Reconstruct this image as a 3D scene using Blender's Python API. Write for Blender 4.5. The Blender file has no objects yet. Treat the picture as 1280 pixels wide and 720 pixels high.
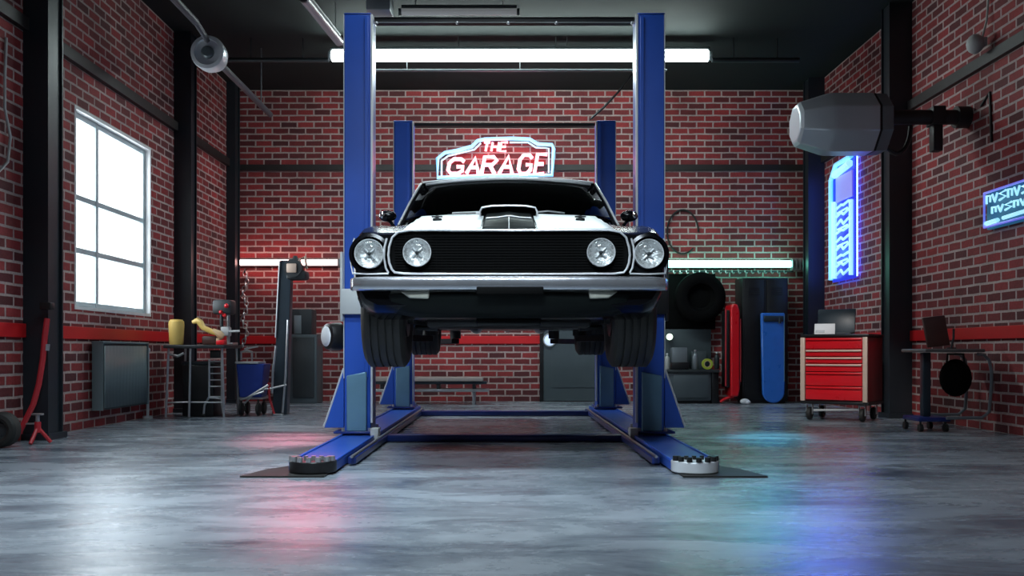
import bpy, bmesh, math, random
from mathutils import Vector, Matrix
random.seed(7)
PI = math.pi
C = bpy.context.scene.collection
SC = bpy.context.scene

# ------------------------------------------------------------------ camera model
F, CX, CY, CH = 1150.0, 632.0, 440.0, 0.70
def WX(px, Y): return (px - CX) * Y / F
def WZ(py, Y): return CH + (CY - py) * Y / F
XL, XR, YB, ZC, YF = -3.83, 4.30, 13.0, 4.40, -1.6

# ------------------------------------------------------------------ materials
def _nt(name):
    m = bpy.data.materials.new(name); m.use_nodes = True
    return m, m.node_tree, m.node_tree.nodes['Principled BSDF']

def mat(name, col, rough=0.5, metal=0.0, var=0.15, scale=9.0, bump=0.0, coat=0.0, rvar=0.08, stretch=None, spec=0.5):
    m, nt, b = _nt(name)
    N, L = nt.nodes, nt.links
    tc = N.new('ShaderNodeTexCoord')
    src = tc.outputs['Object']
    if stretch:
        mp = N.new('ShaderNodeMapping'); mp.inputs['Scale'].default_value = stretch
        L.new(src, mp.inputs['Vector']); src = mp.outputs['Vector']
    nz = N.new('ShaderNodeTexNoise'); nz.inputs['Scale'].default_value = scale; nz.inputs['Detail'].default_value = 5
    L.new(src, nz.inputs['Vector'])
    mx = N.new('ShaderNodeMix'); mx.data_type = 'RGBA'
    mx.inputs[6].default_value = tuple(c * (1 - var) for c in col) + (1,)
    mx.inputs[7].default_value = tuple(min(1, c * (1 + var)) for c in col) + (1,)
    L.new(nz.outputs['Fac'], mx.inputs[0]); L.new(mx.outputs[2], b.inputs['Base Color'])
    mr = N.new('ShaderNodeMapRange'); mr.inputs[3].default_value = max(0.02, rough - rvar); mr.inputs[4].default_value = min(1, rough + rvar)
    L.new(nz.outputs['Fac'], mr.inputs[0]); L.new(mr.outputs[0], b.inputs['Roughness'])
    b.inputs['Metallic'].default_value = metal; b.inputs['Specular IOR Level'].default_value = spec
    if coat:
        b.inputs['Coat Weight'].default_value = coat; b.inputs['Coat Roughness'].default_value = 0.05
    if bump:
        bp = N.new('ShaderNodeBump'); bp.inputs['Strength'].default_value = bump; bp.inputs['Distance'].default_value = 0.01
        L.new(nz.outputs['Fac'], bp.inputs['Height']); L.new(bp.outputs['Normal'], b.inputs['Normal'])
    return m

def emit(name, col, strength, base=(0.8, 0.8, 0.8)):
    m, nt, b = _nt(name)
    b.inputs['Base Color'].default_value = base + (1,)
    b.inputs['Emission Color'].default_value = col + (1,)
    b.inputs['Emission Strength'].default_value = strength
    b.inputs['Roughness'].default_value = 0.3
    return m

def brick_mat(name, axis):
    m, nt, b = _nt(name); N, L = nt.nodes, nt.links
    tc = N.new('ShaderNodeTexCoord'); sp = N.new('ShaderNodeSeparateXYZ'); cb = N.new('ShaderNodeCombineXYZ')
    L.new(tc.outputs['Object'], sp.inputs[0])
    L.new(sp.outputs['X' if axis == 'x' else 'Y'], cb.inputs['X']); L.new(sp.outputs['Z'], cb.inputs['Y'])
    nd = N.new('ShaderNodeTexNoise'); nd.inputs['Scale'].default_value = 7; nd.inputs['Detail'].default_value = 3
    L.new(cb.outputs[0], nd.inputs['Vector'])
    ad = N.new('ShaderNodeVectorMath'); ad.operation = 'MULTIPLY_ADD'
    ad.inputs[1].default_value = (0.012, 0.012, 0)
    L.new(nd.outputs['Color'], ad.inputs[0]); L.new(cb.outputs[0], ad.inputs[2])
    bt = N.new('ShaderNodeTexBrick')
    bt.inputs['Scale'].default_value = 1.0
    bt.inputs['Brick Width'].default_value = 0.235; bt.inputs['Row Height'].default_value = 0.088
    bt.inputs['Mortar Size'].default_value = 0.012; bt.inputs['Mortar Smooth'].default_value = 0.25; bt.inputs['Bias'].default_value = 0.05
    bt.inputs['Color1'].default_value = (0.085, 0.018, 0.022, 1); bt.inputs['Color2'].default_value = (0.37, 0.038, 0.040, 1)
    bt.inputs['Mortar'].default_value = (0.52, 0.39, 0.365, 1)
    L.new(ad.outputs[0], bt.inputs['Vector'])
    n2 = N.new('ShaderNodeTexNoise'); n2.inputs['Scale'].default_value = 1.3; n2.inputs['Detail'].default_value = 6; n2.inputs['Roughness'].default_value = 0.7
    L.new(cb.outputs[0], n2.inputs['Vector'])
    mr = N.new('ShaderNodeMapRange'); mr.inputs[1].default_value = 0.3; mr.inputs[2].default_value = 0.7; mr.inputs[3].default_value = 0.55; mr.inputs[4].default_value = 1.15
    L.new(n2.outputs['Fac'], mr.inputs[0])
    n3 = N.new('ShaderNodeTexNoise'); n3.inputs['Scale'].default_value = 45; n3.inputs['Detail'].default_value = 4
    L.new(cb.outputs[0], n3.inputs['Vector'])
    mr3 = N.new('ShaderNodeMapRange'); mr3.inputs[3].default_value = 0.6; mr3.inputs[4].default_value = 1.4
    L.new(n3.outputs['Fac'], mr3.inputs[0])
    mm = N.new('ShaderNodeMath'); mm.operation = 'MULTIPLY'; L.new(mr.outputs[0], mm.inputs[0]); L.new(mr3.outputs[0], mm.inputs[1])
    mx = N.new('ShaderNodeVectorMath'); mx.operation = 'SCALE'
    L.new(bt.outputs['Color'], mx.inputs[0]); L.new(mm.outputs[0], mx.inputs['Scale'])
    L.new(mx.outputs[0], b.inputs['Base Color'])
    b.inputs['Roughness'].default_value = 0.75
    iv = N.new('ShaderNodeMath'); iv.operation = 'SUBTRACT'; iv.inputs[0].default_value = 1.0
    L.new(bt.outputs['Fac'], iv.inputs[1])
    a2 = N.new('ShaderNodeMath'); a2.operation = 'MULTIPLY_ADD'; a2.inputs[1].default_value = 0.25
    L.new(n3.outputs['Fac'], a2.inputs[0]); L.new(iv.outputs[0], a2.inputs[2])
    bp = N.new('ShaderNodeBump'); bp.inputs['Strength'].default_value = 0.7; bp.inputs['Distance'].default_value = 0.012
    L.new(a2.outputs[0], bp.inputs['Height']); L.new(bp.outputs['Normal'], b.inputs['Normal'])
    return m

def floor_mat():
    m, nt, b = _nt('polished_concrete'); N, L = nt.nodes, nt.links
    tc = N.new('ShaderNodeTexCoord')
    def noise(scale, st, det=6, rough=0.6, dist=0.0):
        mp = N.new('ShaderNodeMapping'); mp.inputs['Scale'].default_value = st
        L.new(tc.outputs['Object'], mp.inputs['Vector'])
        n = N.new('ShaderNodeTexNoise'); n.inputs['Scale'].default_value = scale; n.inputs['Detail'].default_value = det
        n.inputs['Roughness'].default_value = rough; n.inputs['Distortion'].default_value = dist
        L.new(mp.outputs['Vector'], n.inputs['Vector']); return n.outputs['Fac']
    big = noise(0.55, (0.8, 1.3, 1), 5, 0.6, 0.4)
    med = noise(2.2, (0.55, 1.6, 1), 8, 0.68, 0.6)
    fine = noise(24, (0.6, 1, 1), 6, 0.7)
    r1 = N.new('ShaderNodeValToRGB')
    r1.color_ramp.elements[0].position = 0.36; r1.color_ramp.elements[0].color = (0.052, 0.069, 0.098, 1)
    r1.color_ramp.elements[1].position = 0.62; r1.color_ramp.elements[1].color = (0.37, 0.415, 0.46, 1)
    a = N.new('ShaderNodeMath'); a.operation = 'MULTIPLY_ADD'; a.inputs[1].default_value = 0.5
    L.new(med, a.inputs[0])
    hb = N.new('ShaderNodeMath'); hb.operation = 'MULTIPLY'; hb.inputs[1].default_value = 0.5; L.new(big, hb.inputs[0]); L.new(hb.outputs[0], a.inputs[2])
    L.new(a.outputs[0], r1.inputs[0])
    # dark cracks / scuffs
    cr = noise(3.4, (0.5, 2.1, 1), 9, 0.75, 1.2)
    rc = N.new('ShaderNodeValToRGB')
    e = rc.color_ramp.elements
    e[0].position = 0.30; e[0].color = (0.35, 0.35, 0.38, 1); e[1].position = 0.42; e[1].color = (1, 1, 1, 1)
    L.new(cr, rc.inputs[0])
    fm = N.new('ShaderNodeMapRange'); fm.inputs[3].default_value = 0.75; fm.inputs[4].default_value = 1.2; L.new(fine, fm.inputs[0])
    mx = N.new('ShaderNodeMix'); mx.data_type = 'RGBA'; mx.blend_type = 'MULTIPLY'; mx.inputs[0].default_value = 1
    L.new(r1.outputs[0], mx.inputs[6]); L.new(rc.outputs[0], mx.inputs[7])
    sc = N.new('ShaderNodeVectorMath'); sc.operation = 'SCALE'; L.new(mx.outputs[2], sc.inputs[0]); L.new(fm.outputs[0], sc.inputs['Scale'])
    L.new(sc.outputs[0], b.inputs['Base Color'])
    rr = N.new('ShaderNodeMapRange'); rr.inputs[1].default_value = 0.3; rr.inputs[2].default_value = 0.7; rr.inputs[3].default_value = 0.19; rr.inputs[4].default_value = 0.34
    L.new(med, rr.inputs[0]); L.new(rr.outputs[0], b.inputs['Roughness'])
    b.inputs['Specular IOR Level'].default_value = 0.75
    bp = N.new('ShaderNodeBump'); bp.inputs['Strength'].default_value = 0.13; bp.inputs['Distance'].default_value = 0.02
    ab = N.new('ShaderNodeMath'); ab.operation = 'MULTIPLY_ADD'; ab.inputs[1].default_value = 0.15; L.new(fine, ab.inputs[0]); L.new(cr, ab.inputs[2])
    L.new(ab.outputs[0], bp.inputs['Height']); L.new(bp.outputs['Normal'], b.inputs['Normal'])
    return m

def glass_mat(name, tint, refl=0.5, rough=0.03, dirt=0.0):
    m, nt, b = _nt(name); N, L = nt.nodes, nt.links
    out = N['Material Output']
    tr = N.new('ShaderNodeBsdfTransparent'); tr.inputs[0].default_value = tint + (1,)
    gl = N.new('ShaderNodeBsdfGlossy'); gl.inputs['Roughness'].default_value = rough
    fr = N.new('ShaderNodeFresnel'); fr.inputs[0].default_value = 1.5
    mu = N.new('ShaderNodeMath'); mu.operation = 'MULTIPLY'; mu.inputs[1].default_value = refl; L.new(fr.outputs[0], mu.inputs[0])
    mx = N.new('ShaderNodeMixShader'); L.new(mu.outputs[0], mx.inputs[0]); L.new(tr.outputs[0], mx.inputs[1]); L.new(gl.outputs[0], mx.inputs[2])
    last = mx
    if dirt:
        nz = N.new('ShaderNodeTexNoise'); nz.inputs['Scale'].default_value = 6; nz.inputs['Detail'].default_value = 7
        tc = N.new('ShaderNodeTexCoord'); L.new(tc.outputs['Object'], nz.inputs['Vector'])
        rp = N.new('ShaderNodeMapRange'); rp.inputs[1].default_value = 0.5; rp.inputs[2].default_value = 0.75; rp.inputs[4].default_value = dirt
        L.new(nz.outputs['Fac'], rp.inputs[0])
        df = N.new('ShaderNodeBsdfTranslucent'); df.inputs[0].default_value = (0.75, 0.76, 0.74, 1)
        m2 = N.new('ShaderNodeMixShader'); L.new(rp.outputs[0], m2.inputs[0]); L.new(mx.outputs[0], m2.inputs[1]); L.new(df.outputs[0], m2.inputs[2]); last = m2
    L.new(last.outputs[0], out.inputs['Surface'])
    return m

M = {}
M['brick_x'] = brick_mat('red_brick_back', 'x'); M['brick_y'] = brick_mat('red_brick_side', 'y')
M['floor'] = floor_mat()
M['ceil'] = mat('dark_ceiling_sheet', (0.019, 0.024, 0.024), 0.8, scale=2, spec=0.2)
M['steel_dark'] = mat('blue_black_steel', (0.012, 0.017, 0.023), 0.42, 0.0, 0.25, 4)
M['rail_dark'] = mat('dark_rail_paint', (0.018, 0.014, 0.014), 0.55, 0.0, 0.25, 6)
M['red_trim'] = mat('red_rail_paint', (0.62, 0.012, 0.016), 0.4, 0.0, 0.12, 5)
M['lift_blue'] = mat('lift_blue_paint', (0.017, 0.082, 0.44), 0.38, 0.0, 0.14, 3, coat=0.1)
M['lift_pale'] = mat('pale_blue_steel_plate', (0.13, 0.26, 0.36), 0.4, 0.2, 0.15, 6)
M['lift_navy'] = mat('navy_lift_paint', (0.008, 0.025, 0.16), 0.36, 0.0, 0.2, 4, coat=0.3)
M['white_edge'] = mat('pale_grey_edge_paint', (0.62, 0.64, 0.66), 0.35, 0.1, 0.1)
M['grey_plate'] = mat('light_grey_enamel', (0.52, 0.54, 0.54), 0.4, 0.0, 0.12, 7)
M['black_steel'] = mat('black_steel', (0.012, 0.012, 0.013), 0.4, 0.2, 0.3)
M['black_rubber'] = mat('black_rubber', (0.014, 0.014, 0.013), 0.65, 0, 0.3, 12)
M['tyre'] = mat('tyre_rubber', (0.035, 0.033, 0.028), 0.6, 0, 0.35, 14)
M['black_paint'] = mat('black_car_paint', (0.003, 0.003, 0.004), 0.2, 0.0, 0.2, 3, coat=0.0, rvar=0.03, spec=0.25)
M['matt_black'] = mat('matt_black', (0.003, 0.003, 0.003), 0.8, 0, 0.2, spec=0.08)
M['valance'] = mat('valance_satin_black', (0.004, 0.006, 0.0055), 0.55, 0, 0.2, spec=0.14)
M['white_paint'] = mat('white_car_paint', (0.72, 0.76, 0.76), 0.42, 0, 0.03, 3, spec=0.4)
M['bumper'] = mat('bumper_chrome', (0.66, 0.67, 0.71), 0.17, 0.88, 0.06, 5)
M['chrome'] = mat('chrome', (0.74, 0.75, 0.77), 0.12, 1.0, 0.06, 5, rvar=0.05)
M['bright_trim'] = mat('bright_trim', (0.72, 0.73, 0.74), 0.3, 0.45, 0.08, 6)
M['front_wall'] = mat('grey_plaster', (0.30, 0.32, 0.34), 0.8)
M['silver'] = mat('brushed_silver', (0.5, 0.51, 0.52), 0.32, 0.8, 0.15, 12)
M['grey_metal'] = mat('grey_painted_metal', (0.19, 0.215, 0.235), 0.36, 0.3, 0.12, 4)
M['dull_pipe'] = mat('dull_grey_pipe', (0.07, 0.072, 0.085), 0.5, 0.1)
M['drum'] = mat('satin_grey_drum', (0.58, 0.62, 0.66), 0.33, 0.3, 0.1, 3)
M['cabinet_grey'] = mat('slate_grey_enamel', (0.07, 0.09, 0.10), 0.42, 0.1, 0.15, 5)
M['dark_grey'] = mat('charcoal_enamel', (0.028, 0.034, 0.038), 0.45, 0.1, 0.2, 5)
M['radiator'] = mat('grey_green_radiator_enamel', (0.17, 0.22, 0.235), 0.38, 0.1, 0.1, 4)
M['red_paint'] = mat('bright_red_enamel', (0.70, 0.008, 0.016), 0.3, 0, 0.08, 6, coat=0.3)
M['red_dark'] = mat('red_rubber_hose', (0.45, 0.02, 0.03), 0.5, 0, 0.2)
M['deep_red'] = mat('deep_red_enamel', (0.16, 0.006, 0.010), 0.35, 0, 0.1)
M['maroon'] = mat('dark_maroon_board', (0.075, 0.028, 0.022), 0.5, 0, 0.25)
M['cream'] = mat('cream_handle_strip', (0.68, 0.52, 0.42), 0.35, 0.1, 0.1)
M['yellow'] = mat('yellow_ochre_plastic', (0.72, 0.50, 0.14), 0.45, 0, 0.1)
M['pale_wood'] = mat('pale_wood', (0.60, 0.43, 0.24), 0.55, 0, 0.2, 6, stretch=(1, 9, 9))
M['blue_plastic'] = mat('blue_board_plastic', (0.03, 0.17, 0.62), 0.3, 0, 0.12, coat=0.3)
M['blue_box'] = mat('navy_blue_enamel', (0.012, 0.04, 0.26), 0.4, 0, 0.15)
M['paper'] = mat('white_paper', (0.75, 0.76, 0.78), 0.6, 0, 0.06)
M['slate'] = mat('dark_blue_slate_panel', (0.018, 0.032, 0.045), 0.35, 0, 0.15)
M['plank'] = mat('grey_plank', (0.36, 0.31, 0.29), 0.55, 0, 0.25, 5, stretch=(1, 8, 8))
M['table_top'] = mat('grey_table_board', (0.12, 0.115, 0.11), 0.5, 0, 0.2)
M['cable'] = mat('pale_cable', (0.45, 0.45, 0.44), 0.5)
M['green_glass'] = mat('green_bottle_plastic', (0.09, 0.30, 0.12), 0.3)
M['lime'] = mat('lime_tape', (0.42, 0.50, 0.05), 0.4)
M['frame_grey'] = mat('grey_window_paint', (0.46, 0.54, 0.57), 0.45)
M['reveal'] = mat('white_plaster_reveal', (0.78, 0.78, 0.78), 0.7)
M['lens'] = glass_mat('headlamp_glass', (0.97, 0.98, 0.98), 0.45)
M['reflector'] = mat('headlamp_reflector', (0.80, 0.80, 0.76), 0.28, 0.5, 0.35, 38, bump=1.0)
M['windscreen'] = glass_mat('dark_tinted_glass', (0.20, 0.22, 0.24), 0.8)
M['win_glass'] = glass_mat('window_glass', (0.95, 0.97, 0.98), 0.3, 0.05, 0.35)
M['amber'] = mat('pale_lamp_lens', (0.40, 0.40, 0.34), 0.25, 0, 0.15, 30)
M['tube_white'] = emit('white_tube', (0.84, 1.0, 0.97), 30)
M['tube_green'] = emit('pale_green_tube', (0.22, 1.0, 0.75), 6.5)
M['tube_warm'] = emit('pale_warm_tube', (1.0, 0.50, 0.46), 9)
M['tube_dim'] = emit('dim_tube', (0.85, 0.9, 0.95), 0.12, (.3, .3, .3))
M['tube_dim2'] = emit('dim_tube_pinkish', (0.85, 0.82, 0.95), 0.05, (.12, .12, .14))
M['neon_cyan'] = emit('neon_cyan', (0.06, 0.46, 0.88), 1.25)
M['neon_ice'] = emit('neon_ice', (0.30, 0.72, 0.9), 1.0)
M['neon_pink'] = emit('neon_pink', (1.0, 0.22, 0.29), 3.3)
M['added_glow_blue'] = emit('added_glow_blue', (0.05, 0.09, 1.0), 20)
M['neon_violet'] = emit('neon_violet', (0.045, 0.03, 0.55), 1.1)
M['sign_blue'] = emit('neon_backing_blue', (0.03, 0.05, 1.0), 0.7, (.02, .03, .2))
M['sign_teal'] = emit('neon_backing_teal', (0.02, 0.14, 0.28), 0.55, (.02, .05, .1))
M['signal'] = emit('signal_lamp', (0.45, 0.62, 1.0), 0.9)
M['white_lamp'] = emit('small_white_lamp', (0.75, 1.0, 0.8), 2.5)

# ------------------------------------------------------------------ mesh builder
class MB:
    def __init__(self): self.bm = bmesh.new()
    def _add(self, verts, faces, smooth=False):
        vs = [self.bm.verts.new(v) for v in verts]
        for f in faces:
            try:
                fc = self.bm.faces.new([vs[i] for i in f]); fc.smooth = smooth
            except ValueError: pass
        return vs
    def box(self, lo, hi, m=None):
        x0, y0, z0 = lo; x1, y1, z1 = hi
        v = [Vector(p) for p in ((x0,y0,z0),(x1,y0,z0),(x1,y1,z0),(x0,y1,z0),(x0,y0,z1),(x1,y0,z1),(x1,y1,z1),(x0,y1,z1))]
        if m: v = [m @ p for p in v]
        self._add(v, ((3,2,1,0),(4,5,6,7),(0,1,5,4),(1,2,6,5),(2,3,7,6),(3,0,4,7))); return self
    def rbox(self, lo, hi, r=0.01, seg=2, m=None):
        t = bmesh.new(); b = MB.__new__(MB); b.bm = t; b.box(lo, hi)
        bmesh.ops.bevel(t, geom=list(t.edges), offset=r, segments=seg, affect='EDGES', profile=0.5)
        self._merge(t, m, False); return self
    def _merge(self, t, m=None, smooth=None):
        t.verts.ensure_lookup_table()
        mp = {}
        for v in t.verts: mp[v] = self.bm.verts.new(m @ v.co if m else v.co)
        for f in t.faces:
            try:
                nf = self.bm.faces.new([mp[v] for v in f.verts]); nf.smooth = f.smooth if smooth is None else smooth
            except ValueError: pass
        t.free()
    def hexa(self, pts):
        self._add(pts, ((3,2,1,0),(4,5,6,7),(0,1,5,4),(1,2,6,5),(2,3,7,6),(3,0,4,7))); return self
    def prism(self, poly, d0, d1, plane='xz'):
        # poly in plane, extruded along the remaining axis
        def mk(p, d):
            if plane == 'xz': return (p[0], d, p[1])
            if plane == 'yz': return (d, p[0], p[1])
            return (p[0], p[1], d)
        n = len(poly); v = [mk(p, d0) for p in poly] + [mk(p, d1) for p in poly]
        f = [tuple(range(n)), tuple(range(2*n-1, n-1, -1))] + [(i, i+n, (i+1) % n + n, (i+1) % n) for i in range(n)]
        self._add(v, f); return self
    def cyl(self, p0, p1, r, n=20, r1=None, smooth=True, caps=True):
        p0, p1 = Vector(p0), Vector(p1); r1 = r if r1 is None else r1
        d = (p1 - p0).normalized(); a = d.orthogonal().normalized(); b = d.cross(a)
        v = []
        for p, rr in ((p0, r), (p1, r1)):
            v += [p + (a * math.cos(2*PI*i/n) + b * math.sin(2*PI*i/n)) * rr for i in range(n)]
        f = [(i, (i+1) % n, (i+1) % n + n, i+n) for i in range(n)]
        vs = self._add(v, f, smooth)
        if caps:
            for rng in (range(n-1, -1, -1), range(n, 2*n)):
                try: self.bm.faces.new([vs[i] for i in rng])
                except ValueError: pass
        return self
    def tube(self, pts, r, n=8, closed=False, rad=None):
        P = [Vector(p) for p in pts]; k = len(P); v = []
        up = None
        for i in range(k):
            if closed: t = (P[(i+1) % k] - P[i-1])
            else: t = P[min(i+1, k-1)] - P[max(i-1, 0)]
            t = t.normalized() if t.length > 1e-9 else Vector((0, 0, 1))
            if up is None: up = t.orthogonal().normalized()
            up = (up - t * up.dot(t)); up = up.normalized() if up.length > 1e-6 else t.orthogonal().normalized()
            w = t.cross(up); rr = rad[i] if rad else r
            v += [P[i] + (up * math.cos(2*PI*j/n) + w * math.sin(2*PI*j/n)) * rr for j in range(n)]
        f = []
        for i in range(k if closed else k-1):
            for j in range(n):
                a0 = i*n + j; a1 = i*n + (j+1) % n; b0 = ((i+1) % k)*n + j; b1 = ((i+1) % k)*n + (j+1) % n
                f.append((a0, a1, b1, b0))
        vs = self._add(v, f, True)
        if not closed:
            for rng in (range(n-1, -1, -1), range((k-1)*n, k*n)):
                try: self.bm.faces.new([vs[i] for i in rng])
                except ValueError: pass
        return self
    def lathe(self, prof, centre, axis='z', n=32, smooth=True, closed=False):
        # prof: [(radius, height along axis)]
        c = Vector(centre); v = []
        for r, h in prof:
            for i in range(n):
                a = 2*PI*i/n; u, w = r*math.cos(a), r*math.sin(a)
                v.append(c + Vector({'z': (u, w, h), 'x': (h, u, w), 'y': (w, h, u)}[axis]))
        f = []; k = len(prof)
        for i in range(k if closed else k-1):
            for j in range(n):
                f.append((i*n+j, i*n+(j+1) % n, ((i+1) % k)*n+(j+1) % n, ((i+1) % k)*n+j))
        vs = self._add(v, f, smooth)
        if not closed:
            for rng in (range(n-1, -1, -1), range((k-1)*n, k*n)):
                try: self.bm.faces.new([vs[i] for i in rng])
                except ValueError: pass
        return self
    def sphere(self, c, r, n=16, sq=(1, 1, 1)):
        t = bmesh.new(); bmesh.ops.create_uvsphere(t, u_segments=n, v_segments=n//2, radius=r)
        self._merge(t, Matrix.Translation(Vector(c)) @ Matrix.Diagonal((*sq, 1)), True); return self
    def grid(self, rows, smooth=True, closed=False):
        k, n = len(rows), len(rows[0])
        v = [p for r in rows for p in r]
        f = [(i*n+j, i*n+(j+1) % n, (i+1)*n+(j+1) % n, (i+1)*n+j) for i in range(k-1) for j in range(n if closed else n-1)]
        return self._add(v, f, smooth)

def obj(name, mb, m, parent=None, local=False, bevel=0.0, solid=0.0, origin=None, auto=35):
    bm = mb.bm
    bmesh.ops.recalc_face_normals(bm, faces=list(bm.faces))
    off = Vector((0, 0, 0))
    if parent is not None and not local:
        p = parent
        while p is not None: off += p.location; p = p.parent
    if origin is not None: off = Vector(origin)
    if off.length > 0: bmesh.ops.translate(bm, verts=list(bm.verts), vec=-off)
    me = bpy.data.meshes.new(name); bm.to_mesh(me); bm.free()
    o = bpy.data.objects.new(name, me); C.objects.link(o)
    if m: me.materials.append(m)
    if parent is not None: o.parent = parent
    elif origin is not None: o.location = off
    if solid:
        s = o.modifiers.new('solid', 'SOLIDIFY'); s.thickness = solid; s.offset = 0
    if bevel:
        b = o.modifiers.new('edge', 'BEVEL'); b.width = bevel; b.segments = 2; b.limit_method = 'ANGLE'; b.angle_limit = math.radians(40)
    if auto:
        try: me.set_sharp_from_angle(angle=math.radians(auto))
        except Exception: pass
    return o

def tag(o, label, cat, group=None):
    o['label'] = label; o['category'] = cat
    if group: o['group'] = group
    return o
def thing(name, label, cat, loc=(0, 0, 0), rz=0.0, group=None):
    o = bpy.data.objects.new(name, None); C.objects.link(o); o.empty_display_size = 0.1
    o.location = loc; o.rotation_euler = (0, 0, rz)
    return tag(o, label, cat, group)
def struct(name, mb, m, parent=None, **k):
    o = obj(name, mb, m, parent, **k)
    if parent is None: o['kind'] = 'structure'
    return o

# ================================================================== SETTING
T = 0.2
struct('floor', MB().box((XL-T, YF-T, -0.1), (XR+T, YB+T, 0)), M['floor'])
struct('ceiling', MB().box((XL-T, YF-T, ZC), (XR+T, YB+T, ZC+0.1)), M['ceil'])
struct('wall_back', MB().box((XL-T, YB, 0), (XR+T, YB+T, ZC)), M['brick_x'])
struct('wall_front', MB().box((XL-T, YF-T, 0), (XR+T, YF, ZC)), M['front_wall'])
struct('wall_right', MB().box((XR, YF, 0), (XR+T, YB, ZC)), M['brick_y'])
wy0, wy1, wz0, wz1 = 8.17, 9.93, 1.08, 2.90
wl = MB()
wl.box((XL-T, YF, 0), (XL, wy0, ZC)); wl.box((XL-T, wy1, 0), (XL, YB, ZC))
wl.box((XL-T, wy0, 0), (XL, wy1, wz0)); wl.box((XL-T, wy0, wz1), (XL, wy1, ZC))
struct('wall_left', wl, M['brick_y'])
# window: white reveal lining, grey frame with bars, glass
win = bpy.data.objects.new('window_1', None); C.objects.link(win); win.location = (XL, wy0, wz0); win['kind'] = 'structure'
rv = MB(); t = 0.03
rv.box((XL-T, wy0+.001, wz0+.001), (XL+0.004, wy0+t, wz1-.001)); rv.box((XL-T, wy1-t, wz0+.001), (XL+0.004, wy1-.001, wz1-.001))
rv.box((XL-T, wy0+t, wz1-t), (XL+0.004, wy1-t, wz1-.001)); rv.box((XL-T, wy0+t, wz0+.001), (XL+0.004, wy1-t, wz0+t))
obj('reveal', rv, M['reveal'], win)
fr = MB(); a0, a1, b0, b1 = wy0+t, wy1-t, wz0+t, wz1-t; xf0, xf1 = XL-0.10, XL-0.05
for yy, w in ((a0, .045), (8.72, .05), (a1-.045, .045)): fr.box((xf0, yy, b0), (xf1, yy+w, b1))
for zz, w in ((b0, .05), (1.60, .05), (2.08, .05), (b1-.05, .05)): fr.box((xf0+.005, a0, zz), (xf1-.005, a1, zz+w))
obj('window_frame', fr, M['frame_grey'], win, bevel=0.004)
obj('window_glass', MB().box((XL-0.082, a0+.01, b0+.01), (XL-0.076, a1-.01, b1-.01)), M['win_glass'], win)

# steel pillars along the walls
def pillar(x0, x1, y0, y1):
    m = MB(); d = 0.018; s = 1 if x1 > 0 else -1
    wall, inn = (x0, x1) if s < 0 else (x1, x0)
    # box column with flange plates front and inner
    m.box((min(wall, inn), y0+d, 0), (max(wall, inn)-0 if s < 0 else max(wall, inn), y1-d, ZC))
    e = 0.02 * -s
    m.box((min(wall, inn+e), y0, 0), (max(wall, inn+e), y0+d, ZC)); m.box((min(wall, inn+e), y1-d, 0), (max(wall, inn+e), y1, ZC))
    m.box((min(wall, inn+2*e), y0-0.03, 0), (max(wall, inn+2*e), y1+0.03, 0.05))
    return m
for k, (x0, x1, y0, y1) in enumerate(((XL, XL+0.18, 7.30, 7.55), (XL, XL+0.18, 10.62, 10.82), (XL, XL+0.10, 12.62, 12.85),
                        (XR-0.22, XR, 9.73, 9.95), (XR-0.20, XR, 12.40, 12.62))):
    struct('pillar', pillar(x0, x1, y0, y1), M['steel_dark'])
# dark high rails + red waist rails
zr = 3.30
struct('trim_1', MB().box((XL, YF, zr-.05), (XL+0.05, YB-.05, zr+.05)), M['rail_dark'])
struct('trim_2', MB().box((XL, YB-0.05, zr-.04), (XR, YB, zr+.04)), M['rail_dark'])
struct('trim_3', MB().box((XR-0.05, YF, zr-.05), (XR, YB-.05, zr+.05)), M['rail_dark'])
zs0, zs1 = 0.815, 0.925
struct('trim_4', MB().box((XL, YF, zs0), (XL+0.025, YB-.03, zs1)), M['red_trim'], bevel=.004)
struct('trim_5', MB().box((XL, YB-0.025, zs0), (WX(681, YB), YB, zs1)), M['red_trim'], bevel=.004)
struct('trim_6', MB().box((XR-0.025, YF, zs0), (XR, 12.3, zs1)), M['red_trim'], bevel=.004)
# grey steel door in the back wall, mostly behind the car
dx0, dx1 = WX(679, YB), WX(764, YB)
door = bpy.data.objects.new('door_1', None); C.objects.link(door); door.location = (dx0, YB, 0); door['kind'] = 'structure'
df = MB(); df.box((dx0-.05, YB-.05, 0), (dx0, YB-.001, 2.1)).box((dx1, YB-.05, 0), (dx1+.05, YB-.001, 2.1)).box((dx0, YB-.05, 2.05), (dx1, YB-.001, 2.1))
obj('door_frame', df, M['black_steel'], door)
dl = MB(); dl.box((dx0+.003, YB-.035, .01), (dx1-.003, YB-.001, 2.045))
dl.box((dx0+.12, YB-.043, .2), (dx1-.12, YB-.036, .95)).box((dx0+.12, YB-.043, 1.1), (dx1-.12, YB-.036, 1.9))
obj('door_leaf', dl, M['cabinet_grey'], door)
obj('door_handle', MB().cyl((dx1-.1, YB-.06, 1.0), (dx1-.1, YB-.036, 1.0), .012).cyl((dx1-.1, YB-.07, 1.0), (dx1-.22, YB-.07, 1.0), .011), M['silver'], door)

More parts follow.
